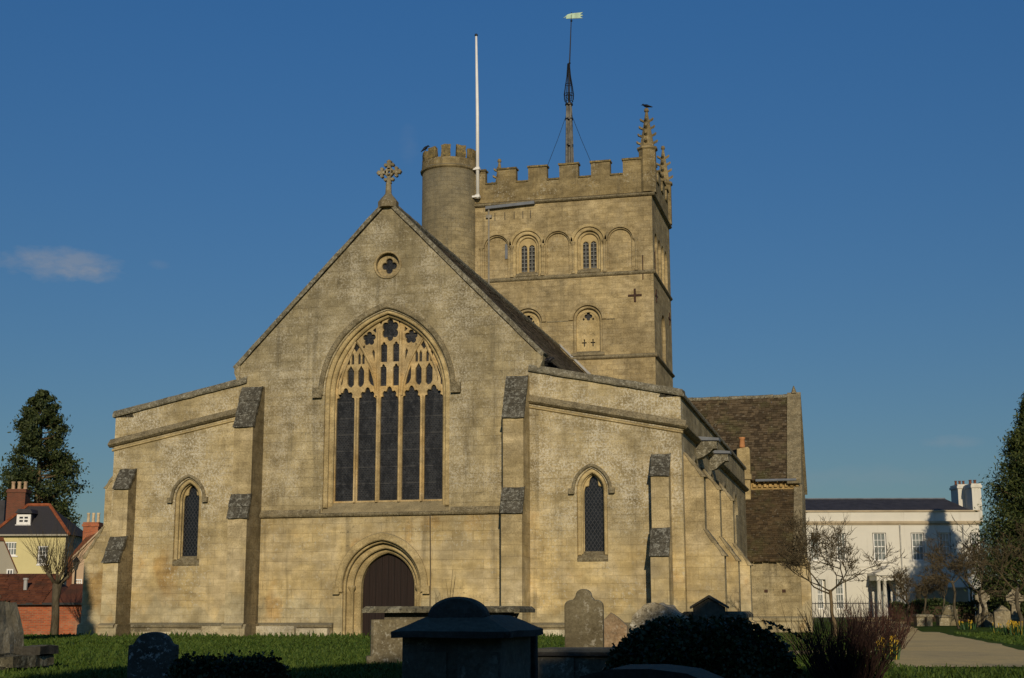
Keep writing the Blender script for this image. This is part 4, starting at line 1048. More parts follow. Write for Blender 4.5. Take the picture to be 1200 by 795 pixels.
bare_tree('bare_tree', 1196, 60, 4.7, 77, 'wide twiggy golden brown bare tree at the right edge of the churchyard', .85, .36, .085, 6, .4, kids=(2,3), wig=.2, py=738, mat=M_TWIG, group='young bare trees beyond the path')
# dogwood, brambles and ivy in the shade
def stems(name, px, D, n, H, rad_, label, seed, mat, fan=.45, cat='shrub', r=.007, py=790):
    b = gp(px, D, py); e = empty(name, b, 0, label, cat); R = random.Random(seed); B = MB()
    for i in range(n):
        a = R.uniform(0, 2*pi); q = rad_*sqrt(R.random()); p = Vector((cos(a)*q, sin(a)*q, -.05)); d = Vector((cos(a)*fan*q/rad_+R.gauss(0,.16), sin(a)*fan*q/rad_+R.gauss(0,.16), 1)).normalized()
        L = H*R.uniform(.55,1.12)*(1-.25*q/rad_); pts = [p]
        for k in range(4): d = (d + Vector((R.gauss(0,.08), R.gauss(0,.08), -.02))).normalized(); pts.append(pts[-1]+d*L/4)
        B.tube(pts, [r, r*.9, r*.7, r*.5, r*.2], 3, cap=False)
        for j in range(2):
            q0 = pts[R.choice([1,2,3])]; dd = (d + Vector((R.gauss(0,.45), R.gauss(0,.45), .1))).normalized(); B.tube([q0, q0+dd*L*.18, q0+dd*L*.32], [r*.6, r*.4, r*.15], 3, cap=False)
    B.build('stems', mat, e, fix=False); return e
stems('dogwood_bush', 992, 19, 380, 1.12, .40, 'dense dark red stemmed leafless bush in shade beside the path', 4, M_REDTWIG, .38)
stems('dogwood_bush', 1028, 31, 240, 1.35, .55, 'lower reddish brown leafless bush behind the dark stemmed bush', 8, plain('red stems lit', (.07,.03,.02), .8), .4, py=760)
stems('rose_bush', 940, 26, 26, 1.15, .3, 'sparse arching briar stems beside the church path', 12, M_TWIG, 1.0, py=770, r=.008)
stems('briar_shoots', 520, 40, 10, 2.0, .25, 'few thin bare shoots growing behind the long chest tomb by the door', 15, M_TWIGD, .3, r=.012)
def mound(name, px, D, sx, sy, h, n, leaf, label, seed, mat, cat='ivy', flat=1.0, py=790):
    b = gp(px, D, py); e = empty(name, b, PSI, label, cat); r2 = np.random.default_rng(seed)
    core = MB(); U, Vn = 22, 9
    def surf(a, f):
        w = 1 + .10*sin(a*3+seed) + .07*sin(a*7+1.3*seed)
        return (cos(a)*sx*w*cos(f)**flat, sin(a)*sy*w*cos(f)**flat, h*sin(f)**.8*(1+.06*sin(5*a+seed)+.05*sin(9*a)))
    for j in range(Vn):
        f = pi/2*j/(Vn-1)*.999+.0005
        for i in range(U): x_, y_, z_ = surf(2*pi*i/U, f); core.v.append((x_*.95, y_*.95, z_*.95-.05))
    for j in range(Vn-1):
        for i in range(U): core.f.append((j*U+i, j*U+(i+1) % U, (j+1)*U+(i+1) % U, (j+1)*U+i))
    core.f.append(tuple((Vn-1)*U+i for i in range(U)))
    core.build('dense_stems', M_TWIGD, e, True)
    a = r2.uniform(0, 2*pi, n); f = np.arcsin(r2.random(n))
    P = np.array([surf(x_, y_) for x_, y_ in zip(a, f)]) + r2.normal(0, leaf*.55, (n,3))
    mesh_quads('leaves', leaf_cloud(P, leaf, aspect=1.25), mat, e); return e
iv = mound('ivy_mound', 818, 16, .98, .8, .93, 18000, .052, 'large dark mound of ivy smothering a tomb in the shade', 3, M_IVY, 'ivy', .62)
tr_ = MB(); tp_ = []
for i in range(15):
    f = i/14; p = at(893+52*f, 727+16*f**1.5+9*f, 16 + .3*f); tp_.append(p)
tr_.tube(tp_, .006, 4); tro = empty('ivy_trail', gp(915, 16.1), 0, 'long arching trail of ivy hanging out from the right side of the ivy mound', 'ivy')
tr_.v = [tuple(Vector(v)-tro.location) for v in tr_.v]; tr_.build('stem', M_TWIGD, tro)
LP = np.array([list(p - tro.location) for p in tp_]); LP = np.vstack([LP, (LP[1:]+LP[:-1])/2]) ; mesh_quads('leaves', leaf_cloud(LP + rng.normal(0,.008,LP.shape), .055, aspect=1.2), M_IVY, tro)
mound('low_hedge', 266, 17.6, .68, .35, .42, 5200, .05, 'low dark clipped hedge right of the round topped headstone', 6, M_YEW, 'hedge', .30)
def hedge(name, pxa, pxb, D, h, dep, n, label, seed, mat, leaf=.14, py=733):
    b = gp((pxa+pxb)/2, D, py); e = empty(name, b, PSI, label, 'hedge'); r2 = np.random.default_rng(seed); L = (pxb-pxa)/F*D
    P = np.column_stack([r2.uniform(-L/2, L/2, n), r2.uniform(-dep/2, dep/2, n), h*r2.random(n)**.55])
    P[:,2] *= 1+.12*np.sin(P[:,0]*2.1+seed)+.06*np.sin(P[:,0]*5.3)
    c = MB(); c.box(-L/2+.1, L/2-.1, -dep/2+.15, dep/2-.15, -.2, h*.75); c.build('dense_stems', M_TWIGD, e)
    mesh_quads('leaves', leaf_cloud(P, leaf, aspect=1.4), mat, e)
hedge('clipped_hedge', 1048, 1142, 82, 1.15, 1.2, 5200, 'dark green clipped hedge in front of the white house', 2, M_HEDGE)
hedge('evergreen_shrubs', 1150, 1260, 86, 2.0, 2.2, 6000, 'dark evergreen shrubs below the tall pointed conifer', 5, M_YEW, .22)
hedge('evergreen_shrubs', 1236, 1330, 60, 2.6, 2.2, 4500, 'dark evergreen bushes at the right edge behind the large daffodil clump', 7, M_YEW, .2)
# evergreens behind the camera and to the left, which throw the shade over the foreground
def yew(lat, d, H, R_, label, seed, n=5200, name='yew_tree'):
    p = CAM + FH*d + _r*lat; p.z = gz(p.x, p.y); e = empty(name, p, 0, label, 'tree', 'evergreens behind the viewpoint'); r2 = np.random.default_rng(seed)
    t = MB(); t.tube([(0,0,-.2),(.04,0,H*.3),(0,.03,H*.85)], [.05*H*.6,.03*H*.6,.03], 8); t.build('trunk', M_BARKW, e, True)
    f = r2.random(n)**.8; a = r2.uniform(0, 2*pi, n); rr = R_*np.sqrt(np.clip(1-(2*np.clip(f,.0,1)*.92-.78)**2/1.05, .02, 1))*(.75+.25*np.sin(a*4+f*9+seed))*np.sqrt(r2.uniform(.25,1,n))
    P = np.column_stack([rr*np.cos(a), rr*np.sin(a), .4+f*(H-.4)])
    mesh_quads('crown', leaf_cloud(P, .55, aspect=1.8), M_YEW, e)
for i, (lat, d, H, R_) in enumerate([(-15.5,-6.5,8.2,3.1),(-10.5,-7.5,8.8,3.4),(-3.7,-6.0,10.6,2.6),(-.4,-7.2,10.9,3.4),(4.4,-6.2,10.6,3.2),(9.0,-7.6,9.4,3.2),(13.5,-6.5,8.6,2.6),(-2.6,-11,11.2,3.2),(2.4,-11,10.8,3.2)]):
    yew(lat, d, H, R_, ['broad dark yew in the row behind the viewpoint'][0] + ' ' + ['at its far left','left of the tall pair','with a wide crown','directly behind the camera','beside the tallest yew','right of the path end','lowest, by the path','in the second row, tall','in the second row, shorter'][i], 60+i)
yew(-13.95, 26, 10.6, 1.0, 'slim columnar yew on the lawn left of the view', 80, 2600, 'columnar_yew')

for i, (lat, d, H) in enumerate(((8.8, 11, 6.2), (6.4, 4, 7.0), (11.6, 14, 5.6))):
    p_ = CAM + FH*d + _r*lat
    bt = bare_tree('bare_tree', 1200, 30, H, 90+i, ['bare tree on the near verge just right of the view','bare tree close beside the camera on its right','bare tree on the verge right of the view, farthest along'][i], .7, .35, .09, 5, .4, kids=(2,3), wig=.2)
    bt.location = (p_.x, p_.y, gz(p_.x, p_.y))
# ------------------------------------------------------------------ tombs and headstones
M_TOMBD = stone('dark tomb stone', (.17,.155,.12), (.12,.112,.09), None, lichen=.35, stain=.8, block=(3,3), mortar=.0, rnd=True)
M_TOMBL = stone('pale tomb stone', (.33,.29,.20), (.25,.22,.16), None, lichen=.5, stain=.7, block=(3,3), mortar=.0, rnd=True)
M_HEAD = stone('headstone stone', (.20,.17,.105), (.15,.13,.085), None, lichen=.5, stain=.8, block=(4,4), mortar=.0, rnd=True)
M_HEADG = stone('grey headstone', (.10,.095,.08), (.075,.072,.062), None, lichen=.9, stain=.6, block=(4,4), mortar=.0, rnd=True, pale=(.42,.42,.38))
M_TOMBB = stone('blackened slab', (.072,.069,.062), (.052,.05,.046), None, lichen=.25, stain=.7, block=(4,4), mortar=.0, rnd=True, pale=(.16,.16,.14))
M_SLAB = lichen_stone('lichened slab', (.15,.135,.09), (.36,.34,.25), amt=.6, rnd=True)
GI = XZ()
def slab_prof(mb, x0, x1, y0, y1, z, t, ov=.0, hip=0.0):
    mb.box(x0, x1, y0, y1, z, z+t*.55)
    mb.add([(x0,y0,z+t*.55),(x1,y0,z+t*.55),(x1,y1,z+t*.55),(x0,y1,z+t*.55),(x0+.05+hip,y0+.05+hip,z+t+hip*.4),(x1-.05-hip,y0+.05+hip,z+t+hip*.4),(x1-.05-hip,y1-.05-hip,z+t+hip*.4),(x0+.05+hip,y1-.05-hip,z+t+hip*.4)],
           [(4,5,6,7),(0,1,5,4),(1,2,6,5),(2,3,7,6),(3,0,4,7)])
# front tomb with a hipped slab and a round pediment
b = gp(531, 12.6, 820); zt = .615
t1 = empty('chest_tomb', b, rad(3), 'large dark chest tomb in the foreground with hipped slab and round topped pediment', 'tomb')
h = zt - b.z
m_ = MB(); m_.box(-.46,.42,0,1.48,-.1,h); m_.box(-.51,.47,-.05,1.53,-.1,.10); m_.build('chest', M_TOMBD, t1)
m_ = MB(); m_.box(-.40,-.06,-.012,.0,.2,h-.12); m_.box(.04,.40,-.012,.0,.2,h-.12); m_.build('side_panel', M_TOMBD, t1)
m_ = MB(); slab_prof(m_, -.53, .53, -.12, 1.6, h, .10, hip=.22); o = m_.build('slab', M_TOMBB, t1); rough_block(o, 4, .010, 5)
m_ = MB(); m_.plate([(-.36,h+.05),(-.36,h+.15),(-.30,h+.17)] + [(.27*cos(a)+.0, h+.17+.185*sin(a)) for a in np.linspace(pi,0,20)] + [(.32,h+.15),(.38,h+.05)], [], .12, .30, GI, .02); o = m_.build('pediment', M_TOMBB, t1); roughen(o, .008, 9)
# long tomb before the door
b = gp(516, 23, 775); zt = .84 - b.z
t2 = empty('chest_tomb', b, rad(2), 'long chest tomb with lichened slab and bowed end in front of the west door', 'tomb')
m_ = MB()
bow = [(-1.05+.14*cos(a)-.1, .62+.5*sin(a)) for a in np.linspace(pi*1.5, pi*.5, 9)]
m_.prism([(1.02,.10),(1.02,1.12)] + bow[::-1], lambda u, v, w: (u, v, w), -.1, zt-.14)
m_.prism([(1.10,.04),(1.10,1.18)] + [(x_*1.04-.02, y_) for x_, y_ in bow[::-1]], lambda u, v, w: (u, v, w), -.1, .12)
m_.build('chest', M_HEAD, t2)
m_ = MB(); m_.box(-.98,.98,.15,1.07,zt-.14,zt-.03); m_.build('cornice', M_TOMBD, t2)
m_ = MB(); slab_prof(m_, -1.30, 1.30, -.05, 1.28, zt-.03, .10); o = m_.build('slab', M_SLAB, t2); roughen(o, .012, 3)
m_ = MB(); m_.prism([(1.02,zt-.04),(1.22,zt-.04),(1.18,zt-.12),(1.08,zt-.20),(1.03,zt-.34)], GI, .12, .34); m_.build('scroll_bracket', M_TOMBB, t2)
def headstone(px, D, w, ztop, shape, label, mat, t=.11, rz=0, lean=0, py=760, sunk=.2, group='headstones in the churchyard', yaw=0):
    b = gp(px, D, py); e = empty('headstone', b, rz + yaw, label, 'headstone', group); h = ztop - b.z; w = w/2
    if shape == 'round': P = [(-w,h-w*.55)] + [(w*cos(a), h-w*.55+w*.55*sin(a)) for a in np.linspace(pi,0,18)][1:-1] + [(w,h-w*.55)]
    elif shape == 'shoulder': 
        s = w*.72; P = [(-w,h-s*.85),(-w*.98,h-s*.74),(-w*.82,h-s*.70)] + [(s*cos(a)*1.02, h-s*.66+s*.66*sin(a)) for a in np.linspace(pi*.93,pi*.07,16)] + [(w*.82,h-s*.70),(w*.98,h-s*.74),(w,h-s*.85)]
    elif shape == 'lobed':
        P = [(-w,h-w*1.0)] + [(-w*.62+w*.38*cos(a), h-w*.85+w*.30*sin(a)) for a in np.linspace(pi,pi*.45,7)] + [(-w*.42,h-w*.40)] + [(w*.42*cos(a), h-w*.40+w*.40*sin(a)) for a in np.linspace(pi*.85,pi*.15,9)] + [(w*.42,h-w*.40)] + [(w*.62+w*.38*cos(a), h-w*.85+w*.30*sin(a)) for a in np.linspace(pi*.55,0,7)] + [(w,h-w*1.0)]
    elif shape == 'ogee': P = [(-w,h*.72)] + [(-w*(1-f), h*.72+(h*.28)*(f**1.0)*(.6+.4*f)) for f in np.linspace(.12,1,8)] + [(w*(f), h-(h*.28)*(f)*(1.0-.0*f)*(.6+.4*f) if f < 1 else h*.72) for f in np.linspace(.12,1,8)]
    else: P = [(-w,h),(w,h*.97)]
    m_ = MB(); m_.plate([(-w,-sunk)] + P + [(w,-sunk)], [], 0, t, GI, .012); o = m_.build('slab', mat, e); 
    roughen(o, .006, 5, px)
    if lean: e.rotation_euler = (lean, 0, rz+yaw)
    return e
headstone(684, 21, .57, 1.15, 'lobed', 'tall pale brown headstone with three lobed top right of centre', M_HEAD, .12)
headstone(716, 24.5, .56, .80, 'ogee', 'pinkish headstone partly hidden behind the tall lobed headstone', stone('pinkish headstone', (.36,.24,.15), (.30,.24,.16), None, lichen=.3, stain=.5, block=(4,4), mortar=0, rnd=True), .10)
headstone(178.5, 18.6, .63, .585, 'shoulder', 'dark grey shouldered headstone on the lawn at left', M_HEADG, .13, rz=rad(4), yaw=PSI*.6)
headstone(608, 14.2, .34, .69, 'round', 'narrow dark round topped headstone right of the foreground tomb', M_TOMBB, .12)
headstone(1114, 72, .80, 1.02, 'shoulder', 'brown weathered headstone by the leaning bare tree', M_HEAD, .14, yaw=PSI, py=733)
headstone(1156, 66, .95, .72, 'ogee', 'low sloping brown headstone between the two stone crosses', M_HEAD, .16, yaw=PSI, py=737)
headstone(1176, 64, .72, .98, 'ogee', 'squat pale headstone beside the large stone cross', M_TOMBL, .2, yaw=PSI, py=738)
def cross(px, D, ztop, label, py=735, w=.6):
    b = gp(px, D, py); e = empty('stone_cross', b, PSI, label, 'cross', 'stone crosses beyond the path'); h = ztop - b.z
    m_ = MB(); m_.add([(-.26*s, -.13*s, z) if False else (x_*s, y_*s*.6, z) for z, s in ((-.1,.30),(h*.62,.17)) for x_, y_ in ((-1,-1),(1,-1),(1,1),(-1,1))], [(0,3,2,1),(4,5,6,7),(0,1,5,4),(1,2,6,5),(2,3,7,6),(3,0,4,7)])
    cz_ = h-w*.5
    m_.plate([(w*.5*f*cos(a), cz_+w*.5*f*sin(a)) for a, f in [(pi/2*k+d_, g_) for k in range(4) for d_, g_ in ((-.30,1),(.30,1),(.62,.62),(.95,.62))]], [], -.08, .08, GI, .01)
    m_.plate([(w*.40*cos(a), cz_+w*.40*sin(a)) for a in np.linspace(0, 2*pi, 25)[:-1]], [[(w*.28*cos(a), cz_+w*.28*sin(a)) for a in np.linspace(0, 2*pi, 17)[:-1]]], -.06, .06, GI, .01)
    m_.build('cross', M_TOMBL, e); m_ = MB(); m_.box(-.5,.5,-.4,.4,-.2,.18); m_.box(-.38,.38,-.3,.3,.18,.36); m_.build('base', M_HEAD, e)
cross(1191, 66, 1.72, 'large ring headed stone cross at the right edge beside the pale headstone', w=.85)
cross(1153, 71, 1.75, 'grey ring headed stone cross behind the low sloping headstone', w=.75)
def pale_chest(px, D, w, h, label):
    b = gp(px, D, 735); e = empty('chest_tomb', b, PSI, label, 'tomb', 'small tombs by the hedge'); m_ = MB(); m_.box(-w*.44,w*.44,0,.6,-.1,h-.1); m_.build('chest', M_TOMBL, e); m_ = MB(); slab_prof(m_, -w/2, w/2, -.07, .67, h-.1, .12); m_.build('slab', M_TOMBL, e)
pale_chest(1084, 70, .85, .55, 'small pale chest tomb in front of the clipped hedge')
pale_chest(1107, 72, .55, .50, 'smaller pale tomb half hidden behind the brown headstone')
# tombs by the ivy
b = gp(770, 19.5, 780)
t4 = empty('coped_tomb', b, 0, 'rough white lichened coped tombstone rising behind the ivy mound', 'tomb'); h = .93-b.z
m_ = MB(); 
for k in range(9):
    pass
m_.prism([(-.36,h-.30),(-.30,h-.16),(-.14,h-.03),(0.02,h),(.16,h-.05),(.33,h-.19),(.37,h-.30)], GI, -.1, .9); m_.box(-.37,.37,-.1,.9,-.1,h-.295)
o = m_.build('stone', lichen_stone('rough lichened stone', (.46,.40,.28), (.66,.62,.50), (.10,.085,.055), .8, scale=1.8), t4)
bm = bmesh.new(); bm.from_mesh(o.data); bmesh.ops.subdivide_edges(bm, edges=bm.edges, cuts=4, use_grid_fill=True); bm.to_mesh(o.data); bm.free(); roughen(o, .035, 7)
b = gp(836, 20.5, 780); zt = .83-b.z
t5 = empty('chest_tomb', b, 0, 'dark chest tomb with small pitched pediment rising behind the ivy mound', 'tomb')
m_ = MB(); m_.box(-.40,.42,0,1.3,-.1,zt-.1); m_.build('chest', M_TOMBD, t5)
m_ = MB(); slab_prof(m_, -.44, .48, -.08, 1.4, zt-.1, .09); o = m_.build('slab', M_SLAB, t5)
m_ = MB(); m_.plate([(-.25,zt-.22),(-.25,zt+.05),(-.02,zt+.18),(.20,zt+.05),(.20,zt-.22)], [], -.16, -.06, GI, .01); m_.plate([(-.29,zt+.03),(-.02,zt+.185),(.25,zt+.03),(.25,zt+.06),(-.02,zt+.22),(-.29,zt+.06)], [], -.20, -.04, GI, 0); m_.build('pediment', M_TOMBD, t5)
b = gp(662, 18, 785); zt = .36-b.z
t6 = empty('low_tomb', b, 0, 'low dark walled tomb with flat slab below the lobed headstone', 'tomb')
m_ = MB(); m_.box(-.40,.72,0,.9,-.1,zt-.07); m_.box(-.35,.12,-.03,0,-.02,zt-.09); m_.build('chest', M_TOMBD, t6)
m_ = MB(); slab_prof(m_, -.46, .80, -.06, 1.0, zt-.07, .08); o = m_.build('slab', M_TOMBB, t6); roughen(o, .01, 4)
b = gp(765, 12.2, 820); zt = .33-b.z
t7 = empty('coped_tomb', b, 0, 'dark curved coped tomb at the bottom edge in front of the ivy mound', 'tomb')
m_ = MB(); m_.box(-.62,.50,0,.9,-.1,zt-.14); m_.build('chest', M_TOMBD, t7)
m_ = MB(); m_.prism([(-.68,zt-.14),(-.60,zt-.03),(-.35,zt+.03),(.0,zt+.035),(.30,zt+.0),(.50,zt-.08),(.56,zt-.14)], GI, -.08, 1.0); m_.build('slab', M_TOMBB, t7, False)
# stepped cross base at the left edge
b = gp(-25, 21.5, 790); k = PSI*.4
t8 = empty('churchyard_cross_base', b, k, 'sunlit square stone block on broken rough steps at the left edge', 'monument')
zz = [.05-b.z, .22-b.z, .86-b.z+.14]
m_ = MB(); m_.add([(x_*s+o_, y_*s+.45, z) for z, s, o_ in ((zz[1],.40,-.14),(zz[1]+.3,.385,-.14),(zz[2]-.02,.30,-.16)) for x_, y_ in ((-1,-1),(1,-1),(1,1),(-1,1))], [(0,3,2,1),(8,9,10,11)] + [(i, (i+1) % 4, (i+1) % 4+4, i+4) for i in range(4)] + [(i+4, (i+1) % 4+4, (i+1) % 4+8, i+8) for i in range(4)])
o = m_.build('block', M_TOMBL, t8); rough_block(o, 4, .025, 4)
for x0, x1, y0, y1, z0, z1 in ((-.9,.34,-.22,1.2,zz[0],zz[1]),(.36,.62,-.16,1.1,zz[0]-.02,zz[1]-.03),(-1.0,.50,-.36,1.3,zz[0]-.17,zz[0]-.01),(-1.1,.42,-.42,1.3,-.2,zz[0]-.18)):
    m_ = MB(); m_.box(x0, x1, y0, y1, z0, z1); o = m_.build('step', M_SLAB if z0 > -.1 else M_TOMBL, t8); rough_block(o, 5, .035, 3.5, x1)
m_ = MB(); m_.box(.22,.66,.55,1.2,zz[1]-.02,zz[1]+.10); o = m_.build('shaded_step_top', M_TOMBB, t8); rough_block(o, 3, .03, 4, 2)  # near-black block standing for the shadow on top of the step
r2 = np.random.default_rng(3); P = np.column_stack([r2.normal(-.25,.10,220), r2.normal(.4,.12,220), zz[2]+r2.uniform(-.04,.09,220)])
e = empty('ivy_tuft', (b.x, b.y, b.z), k, 'small dark tuft of ivy on top of the stone block at the left edge', 'ivy'); mesh_quads('leaves', leaf_cloud(P, .07, aspect=1.3), M_IVY, e)
# daffodils
M_DAF = plain('daffodil yellow', (.62,.42,.03), .6, .3, .15, 8); M_DLEAF = plain('daffodil leaf', (.035,.085,.025), .6, .3, .3, 4)
def daff(px, D, n, rad_, h, label, seed, py=745):
    b = gp(px, D, py); e = empty('daffodil_clump', b, 0, label, 'daffodils', 'daffodil clumps'); R = random.Random(seed); lf = MB()
    for i in range(n*4):
        a = R.uniform(0, 2*pi); q = rad_*sqrt(R.random()); x_, y_ = cos(a)*q, sin(a)*q; t_ = R.uniform(0, 2*pi); L = h*R.uniform(.7,1.05); w = .011*max(1, D/30)
        dx, dy = cos(t_)*w, sin(t_)*w; ox, oy = R.gauss(0,.06)+x_*.25, R.gauss(0,.06)+y_*.25
        lf.add([(x_-dx,y_-dy,-.02),(x_+dx,y_+dy,-.02),(x_+dx+ox*.5,y_+dy+oy*.5,L*.6),(x_-dx+ox*.5,y_-dy+oy*.5,L*.6),(x_+ox,y_+oy,L)], [(0,1,2,3),(3,2,4)])
    lf.build('leaves', M_DLEAF, e, fix=False)
    for i in range(n):
        a = R.uniform(0, 2*pi); q = rad_*1.05*sqrt(R.random()); c = Vector((cos(a)*q, sin(a)*q, h*R.uniform(.85,1.2))); f = MB(); s = .030*max(1, D/40)
        d = Vector((R.gauss(.3,.5), -1, R.gauss(.15,.2))).normalized(); u = d.cross(Vector((0,0,1))).normalized(); v = u.cross(d)
        ring = []
        for k_ in range(12):
            an = 2*pi*k_/12; r_ = s if k_ % 2 == 0 else s*.42; ring.append(c + u*cos(an)*r_ + v*sin(an)*r_ + d*(.0 if k_ % 2 else .008))
        f.add([c] + ring, [(0, 1+k_, 1+(k_+1) % 12) for k_ in range(12)])
        f.tube([c, c+d*s*.7], [s*.30, s*.40], 8, cap=False); f.tube([c-d*.004, c-d*.02+Vector((0,0,-.01)), Vector((c.x*.8, c.y*.8, 0))], .006, 3, cap=False)
        f.build('flower', M_DAF, e, fix=False)
daff(1040, 24.5, 15, .20, .34, 'daffodils flowering at the near path edge beside the dark stemmed bush', 1, 760)
daff(1191, 45, 24, .32, .40, 'large clump of yellow daffodils at the right edge', 2, 745)
daff(1134, 60, 9, .35, .30, 'small clump of daffodils below the leaning bare tree', 3, 738)
daff(1168, 52, 4, .2, .28, 'few daffodils in the grass below the low sloping headstone', 4, 742)

# ------------------------------------------------------------------ houses
M_SLATE = tiles('slates', (.035,.034,.038), (.055,.052,.056), (.05,.048,.045), (.09,.085,.08), .1)
M_SLATEP = plain('dark slate', (.042,.040,.046), .7, .3, .25, 2)
M_CLAY = tiles('clay roof tiles', (.10,.038,.022), (.19,.072,.038), (.06,.035,.022), (.2,.14,.09), .2)
M_REDRIDGE = plain('red ridge tiles', (.28,.085,.035), .8, .2, .3, 3)
M_RENDER = stucco('white stucco', (.68,.655,.575), .32)
M_YELLOWW = stucco('yellow painted wall', (.66,.58,.29), .12, (.40,.34,.18))
M_SALMON = stucco('salmon render', (.52,.37,.24), .2)
M_GREYR = stucco('grey render', (.37,.34,.27), .35, (.2,.18,.15))
M_BRICK = brickwall('red brick', (.48,.125,.05), (.30,.08,.04), (.30,.21,.13), patch=(.40,.22,.13), var=.8)
M_BRICKD = brickwall('dark red brick', (.20,.062,.035), (.14,.05,.03), (.14,.11,.08))
M_POT = plain('clay chimney pot', (.42,.30,.19), .8, .2, .3, 5)
def frame_at(px, D): 
    p = at(px, 714, D); p.z = 0; return p
def local(px0, D0):
    """pixel column and row at depth D -> local (x, z) of a frame facing the camera axis at D0"""
    o = frame_at(px0, D0)
    def f(px, py, dd=0.0):
        q = at(px, py, D0+dd) - o; return (q.dot(_r), q.z)
    return o, f
def window(parent, f, pxa, pxb, pya, pyb, y, nx, nz_, pane=None, bar=.028, frame=.07, label=None, sill=True, dep=.12, mid=None):
    xa, zt = f(pxa, pya); xb, zb = f(pxb, pyb)
    w = MB(); w.plate([(xa,zb),(xb,zb),(xb,zt),(xa,zt)], [[(xa+frame,zb+frame),(xb-frame,zb+frame),(xb-frame,zt-frame),(xa+frame,zt-frame)]], -.025, .05, XZ(y))
    for i in range(1, nx): x_ = xa+frame+(xb-xa-2*frame)*i/nx; w.box(x_-bar/2, x_+bar/2, y-.005, y+.035, zb+frame, zt-frame)
    for j in range(1, nz_): 
        z_ = zb+frame+(zt-zb-2*frame)*j/nz_; b_ = bar*(1.9 if mid == j else 1); w.box(xa+frame, xb-frame, y-.008, y+.038, z_-b_/2, z_+b_/2)
    o = w.build('window', M_WHITE, parent)
    p = MB(); p.box(xa+frame*.5, xb-frame*.5, y+.04, y+.048, zb+frame*.5, zt-frame*.5); p.build('pane', pane or M_PANE, o)
    if sill: s = MB(); s.box(xa-.06, xb+.06, y-.12, y-.02, zb-.09, zb); s.build('sill', M_WHITE, o)
    return o
def chimney(parent, x0, x1, y0, y1, z0, z1, mat, pots, potmat=None, ph=1.0):
    c = MB(); c.box(x0, x1, y0, y1, z0, z1-.28); c.box(x0-.07, x1+.07, y0-.07, y1+.07, z1-.28, z1-.12); c.box(x0-.02, x1+.02, y0-.02, y1+.02, z1-.12, z1); o = c.build('chimney', mat, parent)
    for i in range(pots):
        xx = x0 + (x1-x0)*(i+.5)/pots; p = MB(); r_ = min(.17, (x1-x0)/pots*.36); p.lathe([(r_,0),(r_*1.02,.05),(r_*.85,.12),(r_*.8,.50*ph),(r_*.98,.54*ph),(r_*.98,.62*ph)], 10, (xx, (y0+y1)/2, z1-.01)); p.build('chimney_pot', potmat or M_POT, o, True)
    return o
# --- white house
o_, f = local(1040, 94); WHT = empty('white_house', o_, PSI, 'long white stuccoed house with low slate roof and pedimented porch behind bare trees', 'house')
def X(px, dd=0): return f(px, 650, dd)[0]
def Zp(py, dd=0): return f(1040, py, dd)[1]
xl, xr = X(880), X(1149.5); ze = Zp(600); zr = Zp(584.5, 3.0)
m_ = MB(); wl, wlz = [], []
wins1 = [(949,961),(980,992),(1023.5,1039.5),(1068.5,1084),(1100,1115),(1138,1149)]
holes_ = []
for a, b_ in wins1: holes_.append([(X(a),Zp(657)),(X(b_),Zp(657)),(X(b_),Zp(624.5)),(X(a),Zp(624.5))])
gw = [(956.5,966),(978,990)]
for a, b_ in gw: holes_.append([(X(a),Zp(714)),(X(b_),Zp(714)),(X(b_),Zp(679)),(X(a),Zp(679))])
holes_[5] = [(X(1138),Zp(657)),(X(1147.5),Zp(657)),(X(1147.5),Zp(624.5)),(X(1138),Zp(624.5))]
wins1[5] = (1138,1147.5)
m_.plate([(xl,-1),(xr,-1),(xr,ze),(xl,ze)], holes_, 0, .3, XZ()); m_.box(xl, xr, .3, 7.5, -1, ze-.05)
wall = m_.build('wall', M_RENDER, WHT)
m_ = MB(); m_.box(xl, xr+.1, -.16, -.002, Zp(613.5), Zp(611)); m_.box(xl, xr+.1, -.10, -.003, Zp(615), Zp(613.6)); m_.box(xl, xr+.08, -.10, .32, ze-.0, ze+.10); m_.build('cornice', plain('cornice buff', (.45,.37,.25), .8, .2, .15, 1), WHT)
m_ = MB(); m_.box(xl, xr, -.05, -.002, Zp(664.5), Zp(662.5)); m_.build('string_course', M_RENDER, WHT)
m_ = MB(); m_.add([(xl,-.02,ze+.1),(xr-.5,-.02,ze+.1),(xr-1.1,3.4,zr),(xl,3.4,zr),(xr-.3,7.4,ze+.1),(xl,7.4,ze+.1)], [(0,1,2,3),(3,2,4,5),(1,4,2)]); m_.build('roof', M_SLATEP, WHT)
m_ = MB(); m_.tube([(xl,3.4,zr+.02),(xr-1.1,3.4,zr+.02)], .06, 6); m_.build('ridge', M_LEAD, WHT)
for a, b_ in wins1: window(WHT, f, a, b_, 624.5, 657, .14, 3, 4, M_PANEL, .03, .06, mid=2)
for a, b_ in gw: window(WHT, f, a, b_, 679, 714, .14, 3, 4, M_PANEL, .03, .06, mid=2)
XC = lambda px, dd: f(px, 576, dd)[0]
cx0, cx1 = XC(1120.5, 3.4), XC(1134, 3.4)
chimney(WHT, cx0, cx1, 3.0, 4.6, ze-.2, Zp(568.5, 3.4), M_RENDER, 3, M_BRICKD, .5); chimney(WHT, XC(1137.2,1.5), XC(1148,1.5), 1.2, 2.6, ze-.6, Zp(567.5, 1.5), M_RENDER, 2, M_BRICKD, .5)
for px_ in (1056, 1130):
    m_ = MB(); m_.tube([(X(px_),-.06,-.2),(X(px_),-.06,Zp(612))], .045, 6); m_.build('downpipe', plain('grey painted pipe', (.45,.44,.40), .6), WHT)
